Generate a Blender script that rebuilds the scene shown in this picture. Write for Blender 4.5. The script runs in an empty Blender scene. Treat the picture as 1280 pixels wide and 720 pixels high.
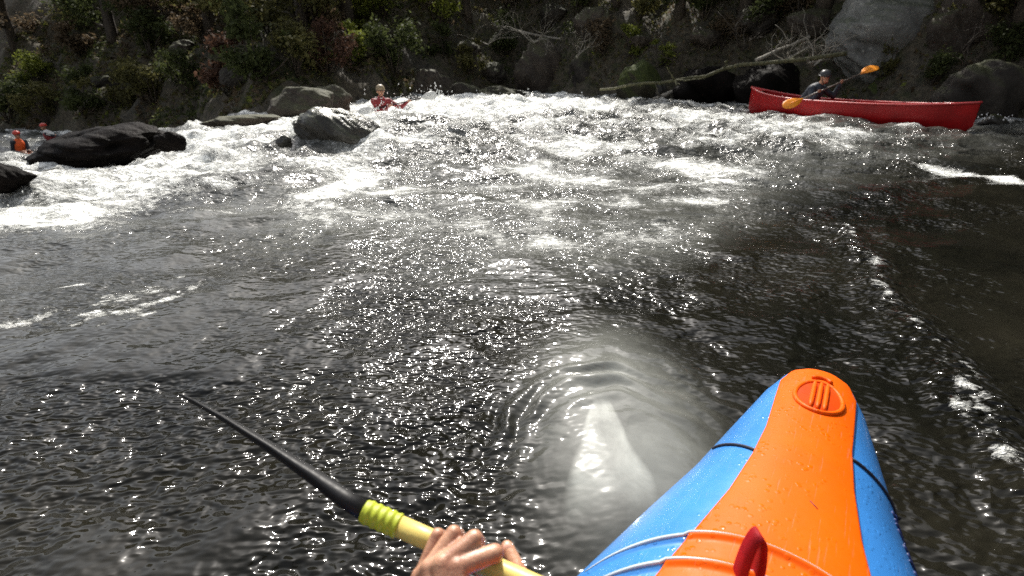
import bpy, bmesh, math, random
import numpy as np
from mathutils import Vector, Matrix, Quaternion
random.seed(7)
rng = np.random.default_rng(11)
scn = bpy.context.scene
COL = scn.collection
R = math.radians

# ------------------------------------------------------------------ camera model
PITCH, CZ, F = R(23.5), 1.0, 640.0
CP, SP = math.cos(PITCH), math.sin(PITCH)
def P(px, py, d):                      # picture point at a given depth -> world
    a, b = (px-640)/F, (360-py)/F
    return Vector((a*d, (CP+b*SP)*d, CZ+(-SP+b*CP)*d))
def G(px, py, z=0.0):                  # picture point on the level z -> world
    a, b = (px-640)/F, (360-py)/F
    d = (z-CZ)/(-SP+b*CP)
    return P(px, py, d)
def proj(x, y, z):
    dz = z-CZ
    d = y*CP - dz*SP
    v = y*SP + dz*CP
    d = np.where(np.abs(d) < 1e-3, 1e-3, d) if isinstance(d, np.ndarray) else d
    return 640+F*x/d, 360-F*v/d, d

# ------------------------------------------------------------------ noise
PERM = rng.permutation(256).astype(np.int64)
ANG = rng.random(256)*2*np.pi
GX, GY = np.cos(ANG), np.sin(ANG)
def gnoise(x, y, seed=0):
    x = np.asarray(x, float)+seed*17.31; y = np.asarray(y, float)+seed*9.77
    xi = np.floor(x).astype(np.int64); yi = np.floor(y).astype(np.int64)
    fx, fy = x-xi, y-yi
    u = fx*fx*fx*(fx*(fx*6-15)+10); v = fy*fy*fy*(fy*(fy*6-15)+10)
    def g(ix, iy, dx, dy):
        h = PERM[(ix+PERM[iy & 255]) & 255]
        return GX[h]*dx+GY[h]*dy
    a = g(xi, yi, fx, fy); b = g(xi+1, yi, fx-1, fy)
    c = g(xi, yi+1, fx, fy-1); d = g(xi+1, yi+1, fx-1, fy-1)
    return 1.5*((a+u*(b-a))+v*((c+u*(d-c))-(a+u*(b-a))))
def fbm(x, y, oct=4, seed=0, gain=.5):
    s, a = 0, 1.0
    for i in range(oct):
        s = s+a*gnoise(x*2**i, y*2**i, seed+i*3); a *= gain
    return s
def ss(a, b, x):
    t = np.clip((x-a)/(b-a), 0, 1); return t*t*(3-2*t)

# ------------------------------------------------------------------ object helpers
def link(name, me, mat=None, parent=None, smooth=True):
    o = bpy.data.objects.new(name, me); COL.objects.link(o)
    if mat is not None:
        for m in (mat if isinstance(mat, (list, tuple)) else [mat]): me.materials.append(m)
    if parent is not None: o.parent = parent
    if smooth and len(me.polygons):
        me.polygons.foreach_set('use_smooth', [True]*len(me.polygons))
    return o
def tag(o, label=None, cat=None, group=None, kind=None):
    if label: o['label'] = label
    if cat: o['category'] = cat
    if group: o['group'] = group
    if kind: o['kind'] = kind
    return o
def empty(name, loc=(0, 0, 0), rz=0, label=None, cat=None, group=None):
    o = bpy.data.objects.new(name, None); COL.objects.link(o)
    o.location = loc; o.rotation_euler = (0, 0, rz); o.empty_display_size = .1
    return tag(o, label, cat, group)
def mesh_np(name, verts, faces):
    me = bpy.data.meshes.new(name)
    me.from_pydata([tuple(v) for v in verts], [], [tuple(f) for f in faces]); me.update()
    return me
def mesh_quads(name, V, Q):
    me = bpy.data.meshes.new(name)
    n, m = len(V), len(Q)
    me.vertices.add(n); me.vertices.foreach_set('co', np.asarray(V, np.float32).ravel())
    me.loops.add(m*4); me.loops.foreach_set('vertex_index', np.asarray(Q, np.int32).ravel())
    me.polygons.add(m)
    me.polygons.foreach_set('loop_start', np.arange(0, m*4, 4, dtype=np.int32))
    me.polygons.foreach_set('loop_total', np.full(m, 4, np.int32))
    me.update(calc_edges=True); me.validate()
    return me
def grid_quads(nu, nv):
    i = np.arange(nu-1)[:, None]; j = np.arange(nv-1)[None, :]
    a = i*nv+j
    return np.stack([a, a+nv, a+nv+1, a+1], -1).reshape(-1, 4)

class MB:
    def __init__(s): s.v, s.f = [], []
    def tube(s, pts, rads, n=8, cap=True):
        pts = [Vector(p) for p in pts]
        if not isinstance(rads, (list, tuple)): rads = [rads]*len(pts)
        b = len(s.v); t0 = (pts[1]-pts[0]).normalized()
        up = Vector((0, 0, 1)) if abs(t0.z) < .9 else Vector((1, 0, 0))
        x = t0.cross(up).normalized(); y = x.cross(t0).normalized(); pt = t0
        for i, p in enumerate(pts):
            t = (pts[min(i+1, len(pts)-1)]-pts[max(i-1, 0)]).normalized()
            q = pt.rotation_difference(t); x = q @ x; y = q @ y; pt = t
            for k in range(n):
                a = 2*math.pi*k/n
                s.v.append(p+(x*math.cos(a)+y*math.sin(a))*rads[i])
        for i in range(len(pts)-1):
            for k in range(n):
                k2 = (k+1) % n
                s.f.append((b+i*n+k, b+i*n+k2, b+(i+1)*n+k2, b+(i+1)*n+k))
        if cap:
            s.f.append(tuple(b+k for k in reversed(range(n))))
            e = b+(len(pts)-1)*n
            s.f.append(tuple(e+k for k in range(n)))
        return s
    def ellipsoid(s, c, r, rot=None, nu=14, nv=10):
        b = len(s.v); c = Vector(c)
        for i in range(nv+1):
            th = math.pi*i/nv
            for k in range(nu):
                a = 2*math.pi*k/nu
                p = Vector((r[0]*math.sin(th)*math.cos(a), r[1]*math.sin(th)*math.sin(a), r[2]*math.cos(th)))
                s.v.append(c+(rot @ p if rot else p))
        for i in range(nv):
            for k in range(nu):
                k2 = (k+1) % nu
                s.f.append((b+i*nu+k, b+(i+1)*nu+k, b+(i+1)*nu+k2, b+i*nu+k2))
        return s
    def strip(s, rows):
        b = len(s.v); n = len(rows[0])
        for r in rows: s.v += [Vector(p) for p in r]
        for i in range(len(rows)-1):
            for k in range(n-1):
                s.f.append((b+i*n+k, b+i*n+k+1, b+(i+1)*n+k+1, b+(i+1)*n+k))
        return s
    def loft(s, rings, cap=True):
        b = len(s.v); n = len(rings[0])
        for r in rings: s.v += [Vector(p) for p in r]
        for i in range(len(rings)-1):
            for k in range(n):
                k2 = (k+1) % n
                s.f.append((b+i*n+k, b+i*n+k2, b+(i+1)*n+k2, b+(i+1)*n+k))
        if cap:
            s.f.append(tuple(b+k for k in reversed(range(n))))
            e = b+(len(rings)-1)*n; s.f.append(tuple(e+k for k in range(n)))
        return s
    def build(s, name, mat, parent=None, smooth=True):
        me = mesh_np(name, s.v, s.f)
        bm = bmesh.new(); bm.from_mesh(me)
        bmesh.ops.remove_doubles(bm, verts=bm.verts, dist=1e-5)
        bmesh.ops.recalc_face_normals(bm, faces=bm.faces)
        bm.to_mesh(me); bm.free()
        return link(name, me, mat, parent, smooth)

def blob(name, caps, voxel, smooth, mat, parent=None):
    """one continuous skin grown over tapered capsules (p0, r0, p1, r1)"""
    mb = MB()
    for p0, r0, p1, r1 in caps:
        p0, p1 = Vector(p0), Vector(p1)
        L = (p1-p0).length; n = max(2, int(L/(.4*min(r0, r1)))+1)
        n = min(n, 14)
        for i in range(n+1):
            t = i/n; r = r0+(r1-r0)*t
            mb.ellipsoid(p0.lerp(p1, t), (r, r, r), nu=12, nv=8)
    me = mesh_np('temp', mb.v, mb.f)
    o = bpy.data.objects.new('temp', me); COL.objects.link(o)
    m = o.modifiers.new('r', 'REMESH'); m.mode = 'VOXEL'; m.voxel_size = voxel; m.use_smooth_shade = True
    if smooth:
        s = o.modifiers.new('s', 'SMOOTH'); s.iterations = smooth; s.factor = .5
    dg = bpy.context.evaluated_depsgraph_get()
    me2 = bpy.data.meshes.new_from_object(o.evaluated_get(dg))
    bpy.data.objects.remove(o); bpy.data.meshes.remove(me)
    me2.name = name; me2.materials.clear()
    return link(name, me2, mat, parent)

# ------------------------------------------------------------------ materials
def new_mat(name):
    m = bpy.data.materials.new(name); m.use_nodes = True
    nt = m.node_tree; b = nt.nodes['Principled BSDF']
    return m, nt, b
def nd(nt, t, **k):
    n = nt.nodes.new(t)
    for a, v in k.items(): setattr(n, a, v)
    return n
def L(nt, a, b): nt.links.new(a, b)
def ramp(nt, fac, stops):
    n = nd(nt, 'ShaderNodeValToRGB'); e = n.color_ramp.elements
    while len(e) < len(stops): e.new(.5)
    for i, (p, c) in enumerate(stops):
        e[i].position = p; e[i].color = (*c, 1) if len(c) == 3 else c
    L(nt, fac, n.inputs[0]); return n.outputs[0]
def noise(nt, scale, detail=4, rough=.55, vec=None, dist=0):
    n = nd(nt, 'ShaderNodeTexNoise'); n.inputs['Scale'].default_value = scale
    n.inputs['Detail'].default_value = detail; n.inputs['Roughness'].default_value = rough
    n.inputs['Distortion'].default_value = dist
    if vec is not None: L(nt, vec, n.inputs['Vector'])
    return n.outputs['Fac']
def mth(nt, op, a, b=None, clamp=False):
    n = nd(nt, 'ShaderNodeMath', operation=op, use_clamp=clamp)
    for i, x in enumerate((a, b)):
        if x is None: continue
        if isinstance(x, (int, float)): n.inputs[i].default_value = x
        else: L(nt, x, n.inputs[i])
    return n.outputs[0]
def mixc(nt, fac, a, b):
    n = nd(nt, 'ShaderNodeMix', data_type='RGBA')
    for i, x in ((0, fac), (6, a), (7, b)):
        if isinstance(x, (int, float)): n.inputs[i].default_value = x
        elif isinstance(x, tuple): n.inputs[i].default_value = (*x, 1)
        else: L(nt, x, n.inputs[i])
    return n.outputs[2]
def bump(nt, b, h, strength=.4, dist=.02):
    n = nd(nt, 'ShaderNodeBump'); n.inputs['Strength'].default_value = strength
    n.inputs['Distance'].default_value = dist
    L(nt, h, n.inputs['Height']); L(nt, n.outputs[0], b.inputs['Normal']); return n
def coords(nt): return nd(nt, 'ShaderNodeTexCoord').outputs['Object']
def attr(nt, name):
    return nd(nt, 'ShaderNodeAttribute', attribute_name=name).outputs['Fac']

def plastic(name, col, rough=.35, var=.12, scale=9, coat=0, bstr=.08, spec=.5, wet=False):
    m, nt, b = new_mat(name); v = coords(nt)
    n1 = noise(nt, scale, 5, .6, v); n2 = noise(nt, scale*12, 3, .6, v)
    dk = tuple(c*(1-var*1.6) for c in col); lt = tuple(min(1, c*(1+var)) for c in col)
    L(nt, ramp(nt, n1, [(.3, dk), (.7, lt)]), b.inputs['Base Color'])
    r = nd(nt, 'ShaderNodeMapRange'); r.inputs[3].default_value = rough*.75; r.inputs[4].default_value = rough*1.35
    L(nt, n2, r.inputs[0]); L(nt, r.outputs[0], b.inputs['Roughness'])
    b.inputs['Coat Weight'].default_value = coat; b.inputs['Specular IOR Level'].default_value = spec
    if wet:                             # clinging water beads and fine scratches
        vo = nd(nt, 'ShaderNodeTexVoronoi'); vo.inputs['Scale'].default_value = 75; vo.inputs['Randomness'].default_value = 1; L(nt, v, vo.inputs['Vector'])
        gate = ramp(nt, noise(nt, 14, 3, .6, v), [(.47, (0, 0, 0)), (.62, (1, 1, 1))])
        bead = mth(nt, 'MULTIPLY', ramp(nt, vo.outputs['Distance'], [(.0, (1, 1, 1)), (.26, (.75, .75, .75)), (.34, (0, 0, 0))]), gate)
        mp = nd(nt, 'ShaderNodeMapping'); mp.inputs['Scale'].default_value = (3, 55, 20); mp.inputs['Rotation'].default_value = (0, 0, .25); L(nt, v, mp.inputs[0])
        scr = ramp(nt, noise(nt, 3, 4, .6, mp.outputs[0]), [(.62, (0, 0, 0)), (.68, (1, 1, 1))])
        old = b.inputs['Base Color'].links[0].from_socket
        L(nt, mixc(nt, mth(nt, 'MULTIPLY', scr, .28), old, tuple(c*.6+.12 for c in col)), b.inputs['Base Color'])
        L(nt, mth(nt, 'MULTIPLY', mth(nt, 'SUBTRACT', 1.0, mth(nt, 'MULTIPLY', bead, .75)), r.outputs[0]), b.inputs['Roughness'])
        bump(nt, b, mth(nt, 'ADD', mth(nt, 'MULTIPLY', n2, .06), mth(nt, 'SUBTRACT', bead, mth(nt, 'MULTIPLY', scr, .15))), .35, .004)
    else:
        bump(nt, b, n2, bstr, .004)
    return m
def rock(name, c0, c1, moss=0.0, rough=.6, scale=2.2, lichen=0.0, spec=.3, mosscol=((.02, .03, .006), (.07, .085, .018))):
    m, nt, b = new_mat(name); v = coords(nt)
    n1 = noise(nt, scale, 8, .62, v, .4); n2 = noise(nt, scale*6, 6, .65, v)
    vor = nd(nt, 'ShaderNodeTexVoronoi', feature='DISTANCE_TO_EDGE'); vor.inputs['Scale'].default_value = scale*1.1
    L(nt, v, vor.inputs['Vector'])
    col = ramp(nt, n1, [(.32, c0), (.55, tuple((a+d)/2 for a, d in zip(c0, c1))), (.72, c1)])
    if lichen:
        col = mixc(nt, mth(nt, 'MULTIPLY', ramp(nt, n2, [(.56, (0, 0, 0)), (.66, (1, 1, 1))]), lichen), col, (.4, .4, .36))
    if moss:
        g = nd(nt, 'ShaderNodeNewGeometry'); sx = nd(nt, 'ShaderNodeSeparateXYZ'); L(nt, g.outputs['Normal'], sx.inputs[0])
        f = mth(nt, 'ADD', mth(nt, 'MULTIPLY', sx.outputs[2], .55), mth(nt, 'MULTIPLY', n1, .9))
        f = mth(nt, 'MULTIPLY', ramp(nt, f, [(.72-.25*moss, (0, 0, 0)), (.95-.25*moss, (1, 1, 1))]), min(1, .35+moss))
        col = mixc(nt, f, col, ramp(nt, n2, [(.35, mosscol[0]), (.65, mosscol[1])]))
    L(nt, col, b.inputs['Base Color'])
    b.inputs['Roughness'].default_value = rough; b.inputs['Specular IOR Level'].default_value = spec
    h = mth(nt, 'ADD', mth(nt, 'MULTIPLY', n2, .5), n1)
    bump(nt, b, h, .7, .08)
    return m
def bark(name, c0, c1):
    m, nt, b = new_mat(name); v = coords(nt)
    mp = nd(nt, 'ShaderNodeMapping'); mp.inputs['Scale'].default_value = (9, 9, 2); L(nt, v, mp.inputs[0])
    n1 = noise(nt, 1.5, 7, .65, mp.outputs[0])
    L(nt, ramp(nt, n1, [(.35, c0), (.68, c1)]), b.inputs['Base Color']); b.inputs['Roughness'].default_value = .8
    bump(nt, b, n1, .8, .03); return m
def leafmat(name, c0, c1):
    m, nt, b = new_mat(name); v = coords(nt)
    n1 = noise(nt, 2.2, 3, .6, v); n2 = noise(nt, 23, 2, .6, v)
    f = mth(nt, 'ADD', mth(nt, 'MULTIPLY', n1, .6), mth(nt, 'MULTIPLY', n2, .4))
    L(nt, ramp(nt, f, [(.36, c0), (.62, c1)]), b.inputs['Base Color']); b.inputs['Roughness'].default_value = .75; b.inputs['Specular IOR Level'].default_value = .2
    tr = nd(nt, 'ShaderNodeBsdfTranslucent'); L(nt, ramp(nt, f, [(.36, c0), (.62, tuple(min(1, 1.3*c) for c in c1))]), tr.inputs[0])
    mx = nd(nt, 'ShaderNodeMixShader'); mx.inputs[0].default_value = .4
    L(nt, b.outputs[0], mx.inputs[1]); L(nt, tr.outputs[0], mx.inputs[2])
    L(nt, mx.outputs[0], nt.nodes['Material Output'].inputs[0]); return m

M = {}
M['blue'] = plastic('blue polyethylene', (.040, .21, .57), .28, .10, 6, .2, wet=True)
M['orange'] = plastic('orange polyethylene', (.74, .100, .0005), .45, .07, 6, 0, .08, .14, wet=True)
M['orangedark'] = plastic('orange recess', (.50, .045, .0005), .45, spec=.15)
M['redweb'] = plastic('red webbing', (.27, .003, .008), .6, .15, 40, 0, .3, .2)
M['black'] = plastic('black carbon', (.010, .010, .011), .5, .2, 14, 0, .08, .3)
M['arc_highlight'] = plastic('pale piping', (.50, .56, .62), .3)  # pale colour for the highlights painted on the deck arcs
M['cord'] = plastic('dark cord', (.012, .014, .03), .6)
M['ink'] = plastic('dark blue print', (.008, .02, .11), .5)
M['shaft'] = plastic('pale yellow shaft', (.70, .55, .15), .4, .10, 10)
M['lime'] = plastic('lime rubber', (.40, .46, .025), .5, .14, 20)
M['canoe'] = plastic('red canoe plastic', (.37, .006, .008), .36, .18, 3, 0, .05, .35)
M['canoerim'] = plastic('red gunwale', (.46, .03, .03), .3, .1, 5, .2)
M['seat'] = plastic('dark seat', (.03, .03, .03), .6)
M['bladeorange'] = plastic('orange blade', (.95, .30, .01), .4)
M['greyshaft'] = plastic('grey shaft', (.16, .13, .11), .4)
M['navy'] = plastic('navy jacket', (.022, .030, .045), .6, .25, 12, 0, .3)
M['redvest'] = plastic('red vest', (.27, .025, .03), .6, .2, 12, 0, .3)
M['orangevest'] = plastic('orange vest', (.85, .13, .02), .6, .2, 12, 0, .3)
M['helmet_dark'] = plastic('dark helmet', (.03, .03, .032), .35)
M['helmet_tan'] = plastic('tan helmet', (.26, .20, .12), .5)
M['helmet_red'] = plastic('red helmet', (.55, .04, .02), .35)
M['hair'] = plastic('dark hair', (.02, .015, .01), .7)
M['eye'] = plastic('eye', (.02, .015, .012), .2)
M['whitep'] = plastic('white plastic', (.7, .7, .68), .4)
M['kayakorange'] = plastic('orange kayak plastic', (.85, .16, .02), .35)
M['kayakred'] = plastic('red kayak plastic', (.55, .05, .03), .35)

m, nt, b = new_mat('skin'); v = coords(nt)
n1 = noise(nt, 28, 4, .6, v); n2 = noise(nt, 320, 3, .6, v)
L(nt, ramp(nt, n1, [(.32, (.33, .15, .095)), (.5, (.47, .25, .155)), (.7, (.54, .31, .21))]), b.inputs['Base Color'])
b.inputs['Roughness'].default_value = .42; b.inputs['Subsurface Weight'].default_value = .12
b.inputs['Subsurface Radius'].default_value = (.010, .004, .002); b.inputs['Subsurface Scale'].default_value = .5
bump(nt, b, mth(nt, 'ADD', mth(nt, 'MULTIPLY', n2, .35), n1), .35, .004); M['skin'] = m

M['rockdark'] = rock('dark wet rock and shade', (.0035, .003, .0025), (.013, .010, .009), 0, .6, spec=.04)  # near black also paints the shade of the undercut
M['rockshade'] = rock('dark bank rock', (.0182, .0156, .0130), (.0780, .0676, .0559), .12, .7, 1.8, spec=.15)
M['rockmid'] = rock('wet grey rock', (.008, .007, .006), (.085, .078, .066), .1, .3, 1.1, .12)
M['rockgrey'] = rock('grey cliff rock', (.08, .08, .074), (.29, .29, .27), .15, .8, 1.3, .5)
M['rockbrown'] = rock('brown mossy rock', (.0260, .0195, .0143), (.0910, .0728, .0559), .15, .75, 1.9, .12)
M['rockmoss'] = rock('moss covered rock', (.022, .02, .012), (.09, .08, .05), 1.15, .85, 1.7, 0)
M['rockpale'] = rock('pale boulder', (.16, .15, .135), (.42, .41, .38), .1, .8, 1.5, .3)
M['bark'] = bark('brown bark', (.018, .013, .009), (.085, .066, .046))
M['deadwood'] = bark('bleached dead wood', (.13, .115, .09), (.40, .37, .31))
M['mosslog'] = bark('mossy log', (.038, .040, .016), (.15, .14, .07))
M['leafdark'] = leafmat('dark leaves', (.0234, .0312, .0117), (.0858, .1040, .0338))
M['leafolive'] = leafmat('olive leaves', (.0468, .0468, .0182), (.1495, .1404, .0468))
M['leafbright'] = leafmat('fresh spring leaves', (.0780, .0975, .0156), (.1950, .2210, .0390))
M['leafbrown'] = leafmat('dry brown leaves', (.0494, .0364, .0208), (.1690, .1235, .0754))
M['leafred'] = leafmat('russet leaves', (.0442, .0234, .0156), (.1300, .0715, .0468))

# terrain material: leaf litter, soil, moss, wet dark band at the water's edge
m, nt, b = new_mat('river bank soil'); v = coords(nt)
n1 = noise(nt, .7, 6, .6, v); n2 = noise(nt, 7, 8, .7, v); n3 = noise(nt, 2.1, 5, .6, v)
c = ramp(nt, n2, [(.32, (.020, .017, .011)), (.5, (.072, .060, .038)), (.68, (.13, .107, .070))])
c = mixc(nt, ramp(nt, n3, [(.50, (0, 0, 0)), (.64, (.85, .85, .85))]), c, ramp(nt, n2, [(.35, (.014, .020, .005)), (.65, (.065, .07, .018))]))
c = mixc(nt, ramp(nt, n1, [(.5, (0, 0, 0)), (.66, (.7, .7, .7))]), c, ramp(nt, n2, [(.35, (.014, .013, .010)), (.65, (.075, .068, .050))]))
L(nt, c, b.inputs['Base Color']); b.inputs['Roughness'].default_value = .85
bump(nt, b, n2, .9, .12); M['bank'] = m

# ------------------------------------------------------------------ river layout
FAR = [(-90, 50), (-40, 30), (-24, 25), (-17, 22.5), (-12, 19.0), (-9, 16.2), (-7.2, 14.2), (-6.0, 15.5), (-3.4, 19.4), (0, 21.6), (2.2, 19.2),
       (4, 17.2), (6.8, 15.8), (8.4, 13.6), (9.8, 11.4), (12, 9.6), (15, 6), (20, 1), (32, -8), (90, -40)]
NEAR = [(90, -75), (32, -24), (15, -12), (5, -9), (-5, -8), (-15, -7), (-40, -3), (-90, 6)]
POLY = np.array(FAR+NEAR, float)
def river_sd(x, y):
    """signed distance to the shore: negative on the water"""
    shp = np.shape(x); x = np.ravel(x).astype(float); y = np.ravel(y).astype(float)
    d2 = np.full(x.shape, 1e18); inside = np.zeros(x.shape, bool)
    n = len(POLY)
    for i in range(n):
        ax, ay = POLY[i]; bx, by = POLY[(i+1) % n]
        ex, ey = bx-ax, by-ay
        t = np.clip(((x-ax)*ex+(y-ay)*ey)/(ex*ex+ey*ey), 0, 1)
        d2 = np.minimum(d2, (x-ax-t*ex)**2+(y-ay-t*ey)**2)
        c = ((ay > y) != (by > y))
        xi = ex*(y-ay)/(ey if ey else 1e-9)+ax
        inside ^= c & (x < xi)
    d = np.sqrt(d2)
    return np.where(inside, -d, d).reshape(shp)
XK, YK = P(480, 149, 12.5)[:2]
def level(x, y):                       # the river drops over a ledge to the left
    return -.20*ss(-1.2, -6.5, x)*ss(2.5, 7, y)-.33*np.exp(-((x-XK)**2+(y-YK)**2)/1.1**2)-1.58*ss(0, 1, (-x-6.1)/5.0)*ss(2.0, 6.5, y+(-x-6)*.4)
def ground(x, y, sd=None):
    x = np.asarray(x, float); y = np.asarray(y, float)
    if sd is None: sd = river_sd(x, y)
    sd = sd+.45*gnoise(x*.55, y*.55, 3)+.18*gnoise(x*1.7, y*1.7, 4)
    right = ss(-6, 5, x)
    far_r = ss(6, 12, x); cap = 5.5+4.0*ss(-2, -12, x)
    k = 1.08+.14*right+.40*far_r
    up = np.where(sd > 0, k*np.minimum(sd, cap)+(.26+.30*right+.35*far_r)*np.clip(sd-cap, 0, 30)+.1*np.clip(sd-35, 0, 60), .55*sd)
    up = np.maximum(up, -1.1)
    rough = np.clip(sd+.6, 0, 1)
    up = up+rough*(.55*fbm(x*.35, y*.35, 3, 21)+.22*fbm(x*1.3, y*1.3, 4, 25))
    return level(x, y)+up

# ------------------------------------------------------------------ ground sheet
def axis(lo, hi, a, b, fine, coarse):
    return np.unique(np.round(np.concatenate([np.arange(lo, a, coarse), np.arange(a, b, fine), np.arange(b, hi+coarse, coarse)]), 4))
gx = axis(-180, 180, -27, 17, .16, 6); gy = axis(-160, 180, 7, 31, .16, 6)
X, Y = np.meshgrid(gx, gy, indexing='ij')
Z = ground(X, Y)
me = mesh_quads('river_bank', np.stack([X, Y, Z], -1).reshape(-1, 3), grid_quads(len(gx), len(gy)))
tag(link('river_bank', me, M['bank']), kind='structure')

# ------------------------------------------------------------------ own kayak frame
KA = Vector((.56, .83, 0)).normalized(); KR = Vector((KA.y, -KA.x, 0)); KO = KR*.032
KYAW = math.atan2(KA.y, KA.x)
KS = np.array([-1.36, -1.3, -1.15, -.9, -.5, -.1, .3, .58, .77, .92, 1.09, 1.25, 1.33, 1.355, 1.362])
KH = np.array([.005, .07, .13, .22, .31, .335, .325, .29, .236, .188, .146, .106, .076, .05, .02])
KE = np.array([.30, .28, .25, .21, .17, .155, .155, .165, .185, .205, .228, .25, .262, .266, .268])
KD = np.array([.31, .31, .32, .33, .34, .35, .36, .355, .345, .338, .325, .308, .293, .285, .275])
def kprof(s): return np.interp(s, KS, KH), np.interp(s, KS, KE), np.interp(s, KS, KD)
def kdeck(s, v):
    h, e, d = kprof(s)
    u = np.clip(np.abs(v)/np.maximum(h, 1e-4), 0, 1)
    z = e+(d-e)*(1-u**2.3)**.8
    q = 0
    for s0, a in ((.648, .007), (.588, .007)):
        q = q+a*np.exp(-((s-(s0-1.35*v*v))/.0065)**2)
    return z+q
def kw(s, v, z):                       # kayak frame -> world
    return KO+KA*s+KR*v+Vector((0, 0, z))

# ------------------------------------------------------------------ canoe frame (used by the water too)
CA, CB = G(935, 139), G(1214, 163)
CLEN = (CB-CA).length; CE = (CB-CA).normalized(); CN = Vector((CE.y, -CE.x, 0))  # CN towards the viewer's side
if CN.dot(Vector((0, -1, 0))) < 0: CN = -CN
CM = (CA+CB)/2
BR = 0.02

# ------------------------------------------------------------------ water
EDDY = [(1050, 285), (1075, 330), (1110, 375), (1150, 425), (1200, 480), (1235, 530), (1262, 580), (1285, 630), (1330, 720)]
def seg_dist(px, py, pts):
    d = np.full(px.shape, 1e9)
    for (ax, ay), (bx, by) in zip(pts[:-1], pts[1:]):
        ex, ey = bx-ax, by-ay
        t = np.clip(((px-ax)*ex+(py-ay)*ey)/(ex*ex+ey*ey), 0, 1)
        d = np.minimum(d, np.hypot(px-ax-t*ex, py-ay-t*ey))
    return d
def world_line(pts): return [tuple(G(*p)[:2]) for p in pts]
EDDY_W = world_line(EDDY)
# patches of broken white water: centre and half-sizes across / along, turned, strength
FOAM = []
def fo(px, py, rx, ry, amt, rot=0, z=0):
    c = G(px, py, z); e = G(px+rx, py, z); f_ = G(px, py-ry, z); g_ = G(px, py+ry, z)
    FOAM.append((c.x, c.y, abs(e.x-c.x), max(.16, .85*abs(f_.y-g_.y)), amt, rot))
for a in [(600, 134, 230, 8, 1.25), (480, 142, 60, 9, 1.0), (330, 150, 80, 8, 1.1), (170, 185, 110, 13, 1.15), (250, 170, 90, 9, 1.0), (60, 212, 90, 12, 1.0),
          (60, 268, 190, 24, .95, .10), (210, 215, 220, 30, .85, .15), (130, 235, 200, 26, .8, .1), (300, 235, 150, 24, .55, .2), (425, 232, 60, 24, .95, .2), (380, 185, 120, 14, .55), (700, 215, 110, 26, .62), (560, 200, 120, 14, .40),
          (760, 158, 160, 9, .5), (880, 148, 130, 8, .85), (960, 160, 120, 10, .8), (1110, 172, 130, 7, .45), (1252, 222, 56, 8, .85, .1), (1140, 190, 90, 7, .35), (1235, 152, 40, 6, .8),
          (840, 195, 160, 18, .40), (560, 250, 160, 25, .22), (160, 310, 160, 16, .25, .15)]:
    fo(*a)
STREAK = [([(20, 440), (90, 415), (170, 395), (230, 372)], .05, .55), ([(120, 372), (200, 352), (300, 330)], .06, .6), ([(0, 412), (60, 392), (110, 385), (180, 368), (245, 352)], .11, .80), ([(100, 400), (150, 390), (215, 372), (262, 358)], .09, .72), ([(0, 378), (50, 362), (120, 352)], .08, .55),
          ([(250, 300), (330, 290), (420, 262)], .06, .5), ([(640, 330), (720, 300), (820, 300)], .05, .3), ([(960, 215), (1060, 195), (1150, 180)], .08, .5)]
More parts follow.
